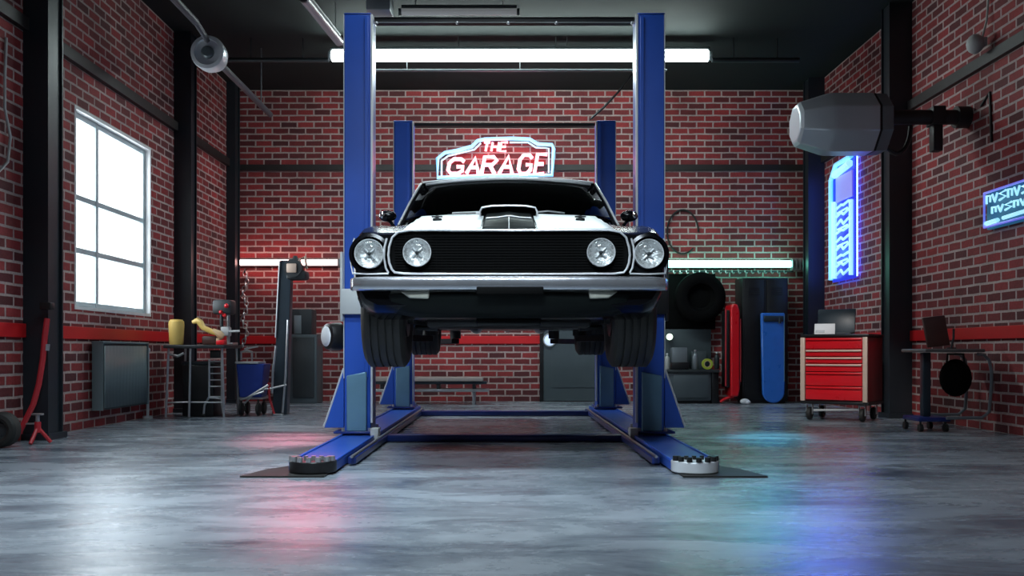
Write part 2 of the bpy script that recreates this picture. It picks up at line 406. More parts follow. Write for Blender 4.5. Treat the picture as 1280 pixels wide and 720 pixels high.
# ================================================================== LIFT
lift = thing('car_lift', 'tall blue steel car lift with four posts and black overhead bars holding up the car', 'car lift', (-0.01, 8.6, 0))
LX = -0.01
def post(sgn, Y, H):
    """C-section post: centre |x| 1.12"""
    cx = LX + sgn * 1.12; w, d = 0.10, 0.14
    m = MB()
    m.box((cx-w, Y, 0.09), (cx+w, Y+0.012, H))                       # front web
    o_in = cx - sgn*w
    m.box((min(cx+sgn*w, cx+sgn*(w-.012)), Y+.012, 0.09), (max(cx+sgn*w, cx+sgn*(w-.012)), Y+2*d, H))   # outer flange
    m.box((min(o_in, o_in+sgn*.012), Y+.012, 0.09), (max(o_in, o_in+sgn*.012), Y+2*d, H))
    m.box((cx-w, Y+2*d-.012, 0.09), (cx+w, Y+2*d, H))
    m.box((cx-w-.004, Y-.004, H), (cx+w+.004, Y+2*d+.004, H+.012))
    p = obj('post', m, M['lift_blue'], lift, bevel=.006)
    # ridge down the front face near its inner edge
    r = MB(); x0 = cx - sgn*0.055
    r.box((min(x0, x0-sgn*.03), Y-.012, 0.5), (max(x0, x0-sgn*.03), Y-.001, H-.02)); obj('rib', r, M['lift_blue'], p, bevel=.004)
    e = MB(); xi = cx - sgn*(w+.001)
    e.box((min(xi, xi-sgn*.014), Y-.006, 0.16), (max(xi, xi-sgn*.014), Y+.03, H)); obj('edge_strip', e, M['white_edge'], p)
    e = MB(); xo = cx + sgn*(w+.001)
    e.box((min(xo, xo+sgn*.006), Y-.004, 0.5), (max(xo, xo+sgn*.006), Y+.02, H)); obj('edge_strip', e, M['white_edge'], p)
    # slanted-top stiffener on the front
    s = MB(); s.prism([(cx-.075, .10), (cx+.075, .10), (cx+.075, .52 if sgn > 0 else .55), (cx-.075, .55 if sgn > 0 else .52)], Y-.05, Y-.013, 'xz')
    obj('stiffener', s, M['lift_pale'], p, bevel=.006)
    # triangular gusset outwards
    g = MB(); xo = cx + sgn*(w+.008)
    g.prism([(xo, .12), (xo + sgn*.15, .12), (xo + sgn*.135, .16), (xo, .56)], Y+.02, Y+.05, 'xz')
    g.prism([(xo, .12), (xo + sgn*.15, .12), (xo + sgn*.135, .16), (xo, .56)], Y+.2, Y+.23, 'xz')
    obj('gusset', g, M['lift_blue'], p, bevel=.003)
    ge = MB(); ge.tube([(xo+sgn*.158, Y+.035, .13), (xo+sgn*.143, Y+.035, .165), (xo+sgn*.004, Y+.035, .575)], .008, 6); obj('gusset_edge', ge, M['white_edge'], p)
    f = MB(); f.rbox((cx-.17 if sgn < 0 else cx-.13, Y-.08, .082), (cx+.13 if sgn < 0 else cx+.17, Y+.36, .10), .005)
    obj('foot_plate', f, M['lift_navy'], p)
    for bx in (-.1, .1):
        for by in (-.055, .33): obj('bolt', MB().cyl((cx+bx, Y+by, .1), (cx+bx, Y+by, .125), .014, 6, smooth=False), M['silver'], p)
    return p
YP, YR = 7.02, 10.14
HF, HR = WZ(18, YP), WZ(152, YR)
for Y, H in ((YP, HF), (YR, HR)):
    for s in (-1, 1): post(s, Y, H)
    b = MB(); b.box((LX-1.0, Y+.05, H-.035), (LX+1.0, Y+.15, H-.005)); b.box((LX-1.0, Y+.04, H-.012), (LX+1.0, Y+.18, H-.003))
    cb = obj('crossbar', b, M['black_steel'], lift, bevel=.004)
    if Y == YP:
        k = MB(); k.tube([(LX-1.0, Y+.03, H-.05), (LX+1.0, Y+.03, H-.05)], .005, 6)
        for x in (-.98, -.36, .03, .40, .98): k.sphere((LX+x, Y+.03, H-.055), .014, 10)
        obj('cable_line', k, M['silver'], cb)
# runway beams on the floor, one along each side
def runway(sgn):
    m = MB(); cx = LX + sgn*1.10
    xo, xi = cx + sgn*.14, cx - sgn*.13
    y0, y1 = 5.30, 10.62
    x0, x1 = min(xo, xi), max(xo, xi)
    m.box((x0, y0, .012), (x1, y1, .068))
    m.box((x0, y0+.04, .068), (x0+.02, y1, .078)).box((x1-.02, y0+.04, .068), (x1, y1, .078))
    r = obj('runway', m, M['lift_blue'], lift, bevel=.006)
    e = MB(); xs = xi - sgn*.012
    e.box((min(xs, xs-sgn*.05), y0+.35, .012), (max(xs, xs-sgn*.05), y1-.2, .055)); obj('runway_edge', e, M['lift_navy'], r, bevel=.006)
    e = MB(); e.tube([(xs-sgn*.03, y0+.3, .062), (xs-sgn*.03, y1-.3, .062)], .009, 6); obj('runway_rod', e, M['silver'], r)
    n = MB(); n.cyl((cx, y0+.005, .012), (cx, y0+.005, .078), .135, 28)
    obj('end_cap', n, M['black_steel'] if sgn < 0 else M['white_edge'], r, bevel=.006)
    n = MB()
    for i in range(7):
        a = PI + PI*(i+.5)/7
        n.cyl((cx+.118*math.cos(a), y0+.118*math.sin(a), .078), (cx+.118*math.cos(a), y0+.118*math.sin(a), .105), .017, 8, smooth=False)
    for i in range(5): n.cyl((cx-.09+.045*i, y0+.02, .078), (cx-.09+.045*i, y0+.02, .10), .013, 8, smooth=False)
    obj('stud', n, M['silver'] if sgn < 0 else M['black_steel'], r)
    p = MB(); p.prism([(cx-sgn*.1, 5.12), (cx+sgn*.37, 5.12), (cx+sgn*.30, 5.42), (cx+sgn*.18, 5.62), (cx-sgn*.1, 5.62)], .001, .010, 'xy')
    obj('floor_plate', p, M['black_rubber'], r)
    bl = MB(); bl.rbox((xi-.03, 6.86, .0), (xi+.03, 6.98, .13), .006); obj('lock_block', bl, M['grey_plate'], r)
for s in (-1, 1): runway(s)
for Y in (7.14, 10.02):
    m = MB(); m.rbox((LX-.96, Y, .004), (LX+.96, Y+.14, .055), .008); obj('cross_beam', m, M['lift_navy'], lift)
# carriages on the front posts and the arms that reach under the car
CZ = 0.60                                                            # ground level of the raised car's tyres
def carriage(sgn, Y, m_face, front):
    cx = LX + sgn*1.12
    m = MB()
    z0, z1 = (.985, 1.18) if front else (.92, 1.12)
    m.rbox((cx-.125, Y-.055, z0), (cx+.10 if sgn < 0 else cx+.125, Y-.014, z1), .012)
    m.rbox((cx-.125 if sgn < 0 else cx+.104, Y-.055, z0-.05), (cx-.104 if sgn < 0 else cx+.125, Y+.30, z1+.28), .008)
    c = obj('carriage', m, m_face, lift)
    if front and sgn < 0:
        k = MB(); k.lathe([(.02, -.012), (.085, -.01), (.10, .0), (.11, .03), (.11, .10), (.09, .13), (.03, .135)], (cx-.255, Y+.10, .82), 'x', 24)
        k.rbox((cx-.135, Y+.06, .76), (cx-.115, Y+.16, .88), .004)
        piv = Vector((cx-.19, Y+.10, .82)); rot = Matrix.Rotation(math.radians(38), 3, 'Z')
        bmesh.ops.rotate(k.bm, verts=[v for v in k.bm.verts if v.co.x < cx-.1351], cent=piv, matrix=rot)
        mo = obj('motor', k, M['black_steel'], c)
        k = MB(); k.lathe([(.002, -.03), (.05, -.028), (.075, -.016), (.078, -.011)], (cx-.256, Y+.10, .82), 'x', 24); bmesh.ops.rotate(k.bm, verts=list(k.bm.verts), cent=piv, matrix=rot); obj('motor_cap', k, M['paper'], mo)
    return c
carriage(-1, YP, M['grey_plate'], True); carriage(1, YP, M['black_steel'], True)
for s in (-1, 1):
    for (Y, tx, ty) in ((YP, .62, 7.62), (YR, .50, 9.35)):
        a = Vector((LX+s*1.0, Y+.14, .815)); b = Vector((LX+s*tx, ty, .815)); d = (b-a).normalized(); n = Vector((-d.y, d.x, 0)) * .045
        m = MB(); a2 = a + Vector((s*-.012, 0, 0))
        m.hexa([a2-n+Vector((0,0,-.035)), b-n+Vector((0,0,-.03)), b+n+Vector((0,0,-.03)), a2+n+Vector((0,0,-.035)), a2-n+Vector((0,0,.03)), b-n+Vector((0,0,.02)), b+n+Vector((0,0,.02)), a2+n+Vector((0,0,.03))])
        arm = obj('lift_arm', m, M['black_steel'], lift, bevel=.006)
        pd = MB(); pd.cyl((b.x, b.y, .836), (b.x, b.y, .896 if Y == YP else .922), .055, 18); obj('lift_pad', pd, M['black_rubber'], arm)
# ================================================================== CAR
car = thing('car', 'black classic muscle car with white hood panels raised on the blue lift', 'car', (0.02, 5.20, CZ))
def lerp_tab(tab, y):
    if y <= tab[0][0]: return tab[0][1:]
    for a, b in zip(tab, tab[1:]):
        if y <= b[0]:
            t = (y-a[0])/(b[0]-a[0]); t = t*t*(3-2*t)*.35 + t*.65
            return tuple(p+(q-p)*t for p, q in zip(a[1:], b[1:]))
    return tab[-1][1:]
#        y     w     zb    zs    zd    c
TAB = [(0.10, .885, .37, .775, .785, .000), (0.13, .90, .35, .790, .797, .008), (0.18, .908, .33, .805, .81, .012), (0.35, .918, .30, .850, .850, .018),
       (0.60, .922, .29, .892, .902, .022), (1.00, .922, .29, .945, .985, .026), (1.35, .92, .29, .985, 1.055, .020),
       (1.6, .92, .30, 1.0, 1.03, .0), (2.2, .92, .30, 1.0, 1.0, .0), (3.2, .92, .30, 1.0, 1.0, .0), (3.7, .91, .30, .995, 1.0, .01), (4.2, .88, .33, .965, .985, .01),
       (4.58, .85, .38, .91, .93, .01), (4.66, .83, .42, .87, .88, .0)]
HW = 0.63
def hood_z(x, y):
    w, zb, zs, zd, c = lerp_tab(TAB, y)
    return zd + c*(1-(x/HW)**2)
def half(y):
    w, zb, zs, zd, c = lerp_tab(TAB, y)
    p = [(0, zb), (.5*w, zb), (w-.13, zb), (w-.06, zb+.035), (w-.02, zb+.10), (w-.003, .52), (w, .60), (w, .68), (w-.008, zs-.10), (w-.022, zs-.035), (w-.05, zs-.004), (w-.09, zs+.004), (w-.16, zs-.004 if zd > zs+.02 else zs)]
    p += [(HW+.02, (zd+zs)/2 if zd > zs else zd), (HW, zd)]
    p += [(x, hood_z(x, y)) for x in (.50, .36, .22, .12, 0)]
    return p
ys = [.10, .115, .13, .155, .18, .24, .30, .38, .46, .55, .65, .75, .85, .95, 1.05, 1.15, 1.25, 1.35, 1.45, 1.6, 1.9, 2.2, 2.6, 3.0, 3.3, 3.6, 3.8, 4.0, 4.2, 4.35, 4.5, 4.6, 4.66]
rows = []
for y in ys:
    h = half(y); ring = [Vector((x, y, z)) for x, z in h] + [Vector((-x, y, z)) for x, z in reversed(h[1:-1])]
    rows.append(ring)
bm_ = MB(); vs = bm_.grid(rows, True, True); n = len(rows[0])
bm_.bm.faces.new([vs[i] for i in range(n)]); bm_.bm.faces.new([vs[(len(rows)-1)*n+i] for i in range(n-1, -1, -1)])
cut = MB(); AX = ((0.80, .33), (3.55, .40))
for (ay, az) in AX:
    for s in (-1, 1): cut.cyl((s*.56, ay, az), (s*1.2, ay, az), .385, 40)
cb_ = obj('arch_cutter', cut, None, None)
body = obj('body', bm_, M['black_paint'], car, local=True, auto=32)
bo = body.modifiers.new('arches', 'BOOLEAN'); bo.operation = 'DIFFERENCE'; bo.object = cb_; bo.solver = 'EXACT'
bpy.context.view_layer.update()
dg = bpy.context.evaluated_depsgraph_get()
cb_.location = car.location; bpy.context.view_layer.update(); dg = bpy.context.evaluated_depsgraph_get()
me2 = bpy.data.meshes.new_from_object(body.evaluated_get(dg)); body.modifiers.clear(); body.data = me2
bpy.data.objects.remove(cb_, do_unlink=True)
try: me2.set_sharp_from_angle(angle=math.radians(32))
except Exception: pass

# hood panels (white) each side of a black stripe
for s in (-1, 1):
    m = MB(); rr = []
    for i in range(17):
        y = .135 + (1.33-.135)*i/16
        rr.append([Vector((s*x, y, hood_z(x, y)+.007)) for x in (.165, .25, .35, .45, .55, .612)])
    m.grid(rr); obj('hood_panel', m, M['white_paint'], car, local=True, solid=.008)
    # hood pin
    k = MB(); y = .72; x = .46; z = hood_z(x, y)+.012
    k.cyl((s*x, y, z), (s*x, y, z+.012), .03, 18); k.cyl((s*x, y, z+.012), (s*x, y, z+.03), .012, 12); k.tube([(s*x-.035, y-.01, z+.022), (s*x+.035, y-.01, z+.022)], .005, 6)
    obj('hood_pin', k, M['black_steel'], car, local=True)
# centre bulge + scoop
m = MB(); rr = []
for i in range(17):
    y = .14 + (1.0-.14)*i/16; h = .022*min(1, i/3)
    rr.append([Vector((x, y, hood_z(abs(x), y)+.004+h*q)) for x, q in ((-.155, 0), (-.14, .9), (-.07, 1.05), (0, 1.5), (.07, 1.05), (.14, .9), (.155, 0))])
m.grid(rr); hs = obj('hood_stripe', m, M['valance'], car, local=True, solid=.006)
m = MB(); m.tube([p + Vector((0, .0, .008)) for p in rr[6][1:-1]], .0045, 6); m.tube([r_[3] + Vector((0, 0, .004)) for r_ in rr[:7]], .003, 6); obj('stripe_crease', m, M['bright_trim'], hs, local=True)
m = MB()
def scoop_ring(y, w, h, zb):
    return [Vector((x*w, y, zb + q*h)) for x, q in ((-1, 0), (-1, .55), (-.93, .85), (-.6, .97), (0, 1), (.6, .97), (.93, .85), (1, .55), (1, 0))]
rr = [scoop_ring(y, w, h, hood_z(0, y)-.01) for y, w, h in ((.88, .185, .085), (.90, .19, .092), (1.0, .192, .088), (1.12, .19, .07), (1.25, .18, .045), (1.34, .16, .012))]
m.grid(rr); sc_ = obj('hood_scoop', m, M['black_paint'], car, local=True, solid=.008)
m = MB(); z0 = hood_z(0, .88)-.01
m.tube([p + Vector((0, -.006, 0)) for p in scoop_ring(.885, .189, .09, z0)], .007, 8); obj('scoop_rim', m, M['bright_trim'], sc_, local=True)
m = MB(); m.prism([(-.18, z0+.012), (.18, z0+.012), (.178, z0+.06), (.1, z0+.078), (-.1, z0+.078), (-.178, z0+.06)], .93, .94, 'xz'); obj('scoop_grille', m, M['matt_black'], sc_, local=True)

# grille: black mesh panel in a bright surround
def hexring(k=1.0, dz=0.0):
    pts = []
    key = [(.0, .795), (.35, .797), (.57, .797), (.635, .785), (.668, .755), (.685, .70), (.69, .655), (.685, .61), (.672, .575), (.655, .555), (.60, .548), (.35, .546), (0, .545)]
    r = [(x, z) for x, z in key]
    full = r + [(-x, z) for x, z in reversed(r[1:-1])]
    return [(x*k, .67+(z-.67)*k+dz) for x, z in full]
m = MB(); ring = hexring()
m.prism([(x, z) for x, z in hexring(.985)], .080, .096, 'xz')
gp = obj('grille', m, M['matt_black'], car, local=True)
m = MB()
for i in range(15):
    z = .56 + i*.0155; w = .655 if z < .72 else .655 - max(0, z-.74)*1.0
    m.box((-w, .074, z), (w, .079, z+.005))
for i in range(41):
    x = -.6 + i*.03; m.box((x, .076, .556), (x+.004, .0795, .785))
obj('grille_mesh', m, M['matt_black'], gp, local=True)
m = MB(); m.tube([(x, .058, z) for x, z in ring], .0068, 10, closed=True)
gs = obj('grille_surround', m, M['bright_trim'], car, local=True)
m = MB(); m.tube([(x, .076, z) for x, z in hexring(1.0)], .010, 8, closed=True); obj('surround_lip', m, M['black_paint'], gs, local=True)
# pods beside the grille: chrome-edged fender noses
for s in (-1, 1):
    m = MB(); m.tube([(s*.70, .065, .75), (s*.712, .06, .70), (s*.715, .06, .64), (s*.705, .06, .58), (s*.69, .06, .552)], .006, 8)
    m.tube([(s*.69, .06, .548), (s*.80, .065, .546), (s*.90, .09, .552)], .0055, 8)
    m.tube([(s*.90, .095, .555), (s*.912, .10, .62), (s*.908, .10, .70), (s*.89, .10, .755)], .004, 8)
    obj('fender_trim', m, M['bright_trim'], car, local=True)
# headlights
def headlight(x, y, z, r):
    m = MB(); m.lathe([(r*.08, .019), (r*.4, .017), (r*.75, .010), (r*.96, -.004), (r, -.008), (r*1.0, .03)], (x, y, z), 'y', 32)
    # bowl with flutes
    h = obj('headlight', m, M['reflector'], car, local=True)
    m = MB(); m.lathe([(r*1.03, .045), (r*1.06, .0), (r*1.05, -.012), (r*1.01, -.012), (r*.98, -.004), (r*.98, .045)], (x, y, z), 'y', 32, closed=True); obj('headlight_ring', m, M['bright_trim'], h, local=True)
    m = MB(); m.lathe([(r*.97, -.008), (r*.85, -.018), (r*.6, -.027), (r*.3, -.031), (.004, -.032)], (x, y, z), 'y', 32); obj('lens', m, M['lens'], h, local=True)
    m = MB(); m.lathe([(.003, -.012), (r*.10, -.008), (r*.14, .005), (r*.12, .016)], (x, y, z), 'y', 16)
    obj('bulb_shield', m, M['dark_grey'], h, local=True)
    m = MB()
    for k in range(4):
        a = PI/4 + k*PI/2; m.tube([(x+r*.16*math.cos(a), y+.006, z+r*.16*math.sin(a)), (x+r*.5*math.cos(a), y+.009, z+r*.5*math.sin(a))], .006, 6)
    obj('bulb_bracket', m, M['bright_trim'], h, local=True)
for s in (-1, 1):
    headlight(s*.525, .048, .668, .077); headlight(s*.80, .062, .662, .080)
    m = MB(); m.lathe([(.115, .03), (.12, -.0), (.10, -.006), (.095, .03)], (s*.80, .082, .662), 'y', 32); obj('headlight_bucket', m, M['black_paint'], car, local=True)
# front bumper (wrap-round blade)
def blade(yf, zc, hw, sgn=-1):
    m = MB(); rr = []
    N_ = 41
    for i in range(N_):
        u = -1 + 2*i/(N_-1); au = abs(u)
        if au < .86: x = u/.86*(hw-.06); y = yf - sgn*-.0 + .028*(au/.86)**2*(-sgn)
        else:
            a = (au-.86)/.14*PI/2; x = math.copysign(hw-.06+.06*math.sin(a), u); y = yf + (.028 + .09*(1-math.cos(a)) + .10*max(0, (au-.93)/.07))*(-sgn)
        prof = ((.0, .040), (.018, .034), (.026, .018), (.024, 0), (.026, -.018), (.018, -.036), (.0, -.044), (-.012, -.044), (.004, 0), (-.012, .040))
        rr.append([Vector((x, y + p*sgn, zc + q*(1-.25*max(0, au-.8)/.2))) for p, q in prof])
    vs = m.grid(rr, True, True); k = len(prof)
    m.bm.faces.new([vs[i] for i in range(k)]); m.bm.faces.new([vs[(N_-1)*k+i] for i in range(k)])
    return m
obj('bumper', blade(0.03, .492, .925), M['bumper'], car, local=True)
obj('bumper', blade(4.70, .52, .87, 1), M['chrome'], car, local=True)
m = MB(); m.rbox((-.185, -.004, .425), (.195, .006, .468), .006); obj('plate_bracket', m, M['matt_black'], car, local=True)
# lower valance
m = MB(); rr = []
for i in range(25):
    u = -1+2*i/24; x = u*.89; au = abs(u); yb = .05+.05*au**2 + .12*max(0, au-.75)/.25
    drop = .012*(1-au**2); lift_ = .06*max(0, au-.62)/.38
    rr.append([Vector((x, yb+.03, .462)), Vector((x, yb+.012, .43)), Vector((x, yb+.02, .385+lift_*.5)), Vector((x, yb+.06, .345-drop+lift_)), Vector((x, yb+.12, .315-drop+lift_))])
m.grid(rr); va = obj('valance', m, M['valance'], car, local=True, solid=.012)
m = MB(); m.tube([(r[3].x, r[3].y-.012, r[3].z+.022) for r in rr[4:-4]], .004, 6); obj('valance_lip', m, M['silver'], va, local=True)
for s in (-1, 1):
    m = MB(); m.hexa([Vector(p) for p in ((s*.46, .052, .404), (s*.57, .062, .408), (s*.57, .1, .408), (s*.46, .1, .404), (s*.455, .052, .448), (s*.625, .066, .448), (s*.625, .1, .448), (s*.455, .1, .448))])
    obj('parking_lamp', m, M['amber'], car, local=True, bevel=.008)
    m = MB(); m.prism([(s*.80, .40), (s*.845, .435), (s*.80, .437)], .13, .15, 'xz'); obj('tow_hook', m, M['silver'], car, local=True)
# windscreen, roof, pillars
def arc(xw, y0, z0, bow_y, bow_z, n=13):
    return [Vector((xw*(-1+2*i/(n-1)), y0 - bow_y*(1-(-1+2*i/(n-1))**2), z0 + bow_z*(1-(-1+2*i/(n-1))**2))) for i in range(n)]
base = arc(.745, 1.42, 1.03, .10, .025); head = arc(.635, 1.90, 1.385, .04, .036)
m = MB(); rr = []
for i in range(9):
    t_ = i/8; rr.append([b.lerp(h, t_) + Vector((0, -.02*math.sin(PI*t_), .016*math.sin(PI*t_))) for b, h in zip(base, head)])
m.grid(rr); obj('windscreen', m, M['windscreen'], car, local=True, solid=.006)
rr = []
for y, w, z, bz in ((1.885, .648, 1.388, .038), (1.93, .652, 1.398, .04), (2.1, .655, 1.41, .042), (2.4, .652, 1.413, .042), (2.7, .645, 1.40, .042), (3.0, .635, 1.365, .042), (3.3, .62, 1.30, .04), (3.42, .61, 1.27, .04)):
    rr.append([Vector((w*(-1+i/8), y, z + bz*(1-(-1+i/8)**2))) for i in range(17)])
m = MB(); m.grid(rr); obj('roof', m, M['black_paint'], car, local=True, solid=.022)
m = MB(); m.tube([p + Vector((0, -.016, .004)) for p in head], .012, 8)
m.tube([Vector((-.655+1.31*i/16, 1.872, 1.402 + .038*(1-(-1+i/8)**2))) for i in range(17)], .008, 8)
obj('windscreen_trim', m, M['bright_trim'], car, local=True)
for s in (-1, 1):
    m = MB(); a, b = Vector((s*.775, 1.44, 1.0)), Vector((s*.655, 1.91, 1.385))
    m.tube([a, a.lerp(b, .5)+Vector((0, -.01, .008)), b], .022, 8); obj('windscreen_pillar', m, M['black_paint'], car, local=True)
    m = MB(); o_ = Vector((s*.018, -.016, .012)); m.tube([a+o_, a.lerp(b, .5)+Vector((0, -.01, .008))+o_, b+o_, Vector((s*.672, 2.1, 1.408)), Vector((s*.67, 2.5, 1.408)), Vector((s*.65, 3.0, 1.36))], .0085, 8)
    o2 = Vector((-s*.03, -.01, .0)); m.tube([a+o2, a.lerp(b, .5)+o2, b+o2], .005, 6)
    obj('drip_rail', m, M['bright_trim'], car, local=True)
    # side glass
    m = MB(); rr = []
    for i in range(6):
        t_ = i/5; lo = Vector((s*.83, 1.60+1.45*t_, 1.0)); hi = Vector((s*.66, 2.0+.98*t_, 1.392-.03*t_))
        rr.append([lo.lerp(hi, q)+Vector((s*.02*math.sin(PI*q), 0, 0)) for q in (0, .25, .5, .75, 1)])
    m.grid(rr); obj('side_window', m, M['windscreen'], car, local=True, solid=.005)
    # sail panel
    m = MB(); rr = []
    for i in range(7):
        t_ = i/6; lo = Vector((s*(.83-.03*t_), 3.07+1.0*t_, .998-.01*t_)); hi = Vector((s*(.648-.06*t_), 2.98+.9*t_, 1.362-.33*t_**1.0))
        rr.append([lo.lerp(hi, q)+Vector((s*.02*math.sin(PI*q), 0, 0)) for q in (0, .3, .6, 1)])
    m.grid(rr); obj('sail_panel', m, M['black_paint'], car, local=True, solid=.02)
    # door mirror
    m = MB(); m.sphere((s*.875, 1.47, 1.085), .052, 16, (1.25, .75, .8)); m.tube([(s*.82, 1.50, .995), (s*.845, 1.48, 1.03), (s*.87, 1.475, 1.06)], .012, 8)
    mi = obj('door_mirror', m, M['black_paint'], car, local=True)
    m = MB(); m.sphere((s*.91, 1.441, 1.09), .026, 12, (.8, .5, 1)); obj('mirror_cap', m, M['chrome'], mi, local=True)
    # wiper
    m = MB(); m.tube([(s*.18-.05, 1.325, 1.085), (s*.18+.1, 1.335, 1.10), (s*.18+.22*s, 1.345, 1.088)], .006, 6); obj('wiper', m, M['silver'], car, local=True)
    # fender side marker line / rocker and door seam
    m = MB(); m.tube([(s*.924, 1.3, .36), (s*.922, 2.9, .36)], .012, 6); obj('rocker_trim', m, M['chrome'], car, local=True)
    m = MB(); m.tube([(s*.92, 2.45, .86), (s*.945, 2.47, .86), (s*.945, 2.62, .86), (s*.92, 2.64, .86)], .008, 6); obj('door_handle', m, M['chrome'], car, local=True)
    for k in range(3):
        m = MB(); m.rbox((s*(.50+.085*k)-.03, 4.64, .66), (s*(.50+.085*k)+.03, 4.675, .84), .01); obj('tail_lamp', m, M['red_dark'], car, local=True)
rr = []
for i in range(6):
    t_ = i/5; rr.append([Vector(((.60-.06*t_)*(-1+j/4), 3.43+.66*t_, 1.268-.245*t_ + .04*(1-(-1+j/4)**2))) for j in range(9)])
m = MB(); m.grid(rr); obj('rear_window', m, M['windscreen'], car, local=True, solid=.005)
# cabin
m = MB(); m.rbox((-.70, 1.52, .985), (.70, 1.74, 1.055), .03); m.rbox((-.6, 1.6, 1.05), (-.2, 1.75, 1.09), .02); obj('dashboard', m, M['matt_black'], car, local=True)
m = MB(); m.tube([(-.36+.17*math.cos(2*PI*i/24), 1.84+.05*math.sin(2*PI*i/24), 1.06+.16*math.sin(2*PI*i/24)) for i in range(24)], .011, 8, closed=True); m.tube([(-.36, 1.7, 1.02), (-.36, 1.84, 1.06)], .02, 8); m.tube([(-.52, 1.84, 1.06), (-.2, 1.84, 1.06)], .01, 6); obj('steering_wheel', m, M['black_rubber'], car, local=True)
m = MB(); m.rbox((-.10, 1.90, 1.31), (.14, 1.93, 1.36), .012); m.tube([(.02, 1.93, 1.34), (.02, 1.94, 1.42)], .008, 6); obj('interior_mirror', m, M['dark_grey'], car, local=True)
for s in (-1, 1):
    m = MB(); m.rbox((s*.36-.22, 2.45, .99), (s*.36+.22, 2.6, 1.26), .05, 3); m.rbox((s*.36-.11, 2.5, 1.22), (s*.36+.11, 2.58, 1.34), .03, 3); obj('seat_back', m, M['matt_black'], car, local=True)
# underside: crossmember, engine sump, exhausts, axle
m = MB(); m.rbox((-.52, .55, .25), (.52, .95, .33), .03); m.rbox((-.20, .42, .255), (.2, 1.15, .30), .02); obj('crossmember', m, M['black_steel'], car, local=True)
for s in (-1, 1):
    m = MB(); m.tube([(s*.22, .9, .30), (s*.26, 1.5, .30), (s*.26, 2.6, .30), (s*.28, 3.2, .32), (s*.30, 4.1, .32), (s*.32, 4.72, .36)], .025, 10); m.lathe([(.03, 0), (.05, .04), (.05, .5), (.03, .54)], (s*.26, 1.9, .30), 'y', 16); obj('exhaust_pipe', m, M['silver'], car, local=True)
    m = MB(); m.tube([(s*.2, .80, .27), (s*.45, .80, .28), (s*.64, .80, .31)], .028, 8); m.tube([(s*.45, .70, .25), (s*.6, .75, .26)], .018, 8); obj('control_arm', m, M['black_steel'], car, local=True)
m = MB(); m.tube([(-.62, 3.55, .38), (.62, 3.55, .38)], .045, 12); m.sphere((0, 3.55, .40), .12, 16, (1, 1.1, .9)); obj('rear_axle', m, M['black_steel'], car, local=True)
# wheels
def wheel(s, ay, az):
    w = bpy.data.objects.new('wheel', None); C.objects.link(w); w.parent = car; w.location = (s*.785, ay, az)
    R, hw = .328, .135
    prof = [(.20, -hw*.85), (.23, -hw), (.29, -hw), (.312, -hw*.9)]
    for k in range(5):
        x0 = -hw*.8 + k*hw*.34
        prof += [(R, x0), (R, x0+hw*.24), (R-.012, x0+hw*.255), (R-.012, x0+hw*.325)]
    prof = prof[:-2] + [(.312, hw*.9), (.29, hw), (.23, hw), (.20, hw*.85)]
    m = MB(); m.lathe(prof, (0, 0, 0), 'x', 48); obj('tyre', m, M['tyre'], w, local=True)
    m = MB(); m.lathe([(.04, s*hw*.70), (.14, s*hw*.55), (.17, s*hw*.62), (.195, s*hw*.98), (.205, s*hw*.95), (.198, s*hw*.5), (.198, -s*hw*.8)], (0, 0, 0), 'x', 36)
    rim = obj('rim', m, M['silver'], w, local=True)
    m = MB()
    for k in range(5):
        a = 2*PI*k/5; ca, sa = math.cos(a), math.sin(a)
        m.tube([(s*hw*.78, .03*ca, .03*sa), (s*hw*.80, .11*ca, .11*sa), (s*hw*.88, .19*ca, .19*sa)], .024, 8)
    m.lathe([(.045, s*hw*.7), (.045, s*hw*.95), (.02, s*hw)], (0, 0, 0), 'x', 16)
    obj('spoke', m, M['chrome'], rim, local=True)
    m = MB(); m.cyl((-s*.08, 0, 0), (-s*.13, 0, 0), .13, 24); m.tube([(-s*.13, 0, 0), (-s*.165, 0, 0)], .05, 12); obj('brake_drum', m, M['black_steel'], w, local=True)
    # valve / inner glint
for (ay, az) in AX:
    for s in (-1, 1): wheel(s, ay, az)

# ================================================================== LIGHTS HUNG FROM THE CEILING
Y0 = 10.75
zt = WZ(70, Y0); xa, xb = WX(413, Y0), WX(887, Y0)
xa_s, xb_s, zt_s = xa, xb, zt
lt = thing('strip_light', 'long glowing white strip light hung over the lift below the ceiling', 'light', ((xa+xb)/2, Y0, zt))
m = MB(); m.rbox((xa, Y0-.03, zt+.07), (xb, Y0+.11, zt+.10), .006); obj('housing', m, M['dark_grey'], lt)
m = MB(); m.rbox((xa+.15, Y0+.0, zt-.172), (xb-.5, Y0+.05, zt-.150), .004); ld = obj('lower_rod', m, M['grey_metal'], lt)
for q in (.2, .5, .8):
    x = xa+(xb-xa)*q; m = MB(); m.cyl((x, Y0+.075, zt+.069), (x, Y0+.075, zt-.165), .005, 6); m.cyl((x, Y0+.075, zt-.161), (x, Y0+.04, zt-.161), .005, 6); obj('rod_wire', m, M['dark_grey'], ld)
m = MB(); m.cyl((xa+.02, Y0, zt), (xb-.02, Y0, zt), .062, 16); obj('tube', m, M['tube_white'], lt)
for x in (xa, xb):
    m = MB(); m.cyl((x-.02, Y0, zt), (x+.02, Y0, zt), .055, 12); obj('end_cap', m, M['grey_metal'], lt)
for px in (573, 695, 709):
    x = WX(px, Y0); m = MB(); m.cyl((x, Y0+.04, zt+.10), (x, Y0+.04, ZC-.002), .006 if px != 709 else .004, 6); obj('hanger_wire', m, M['silver'], lt)
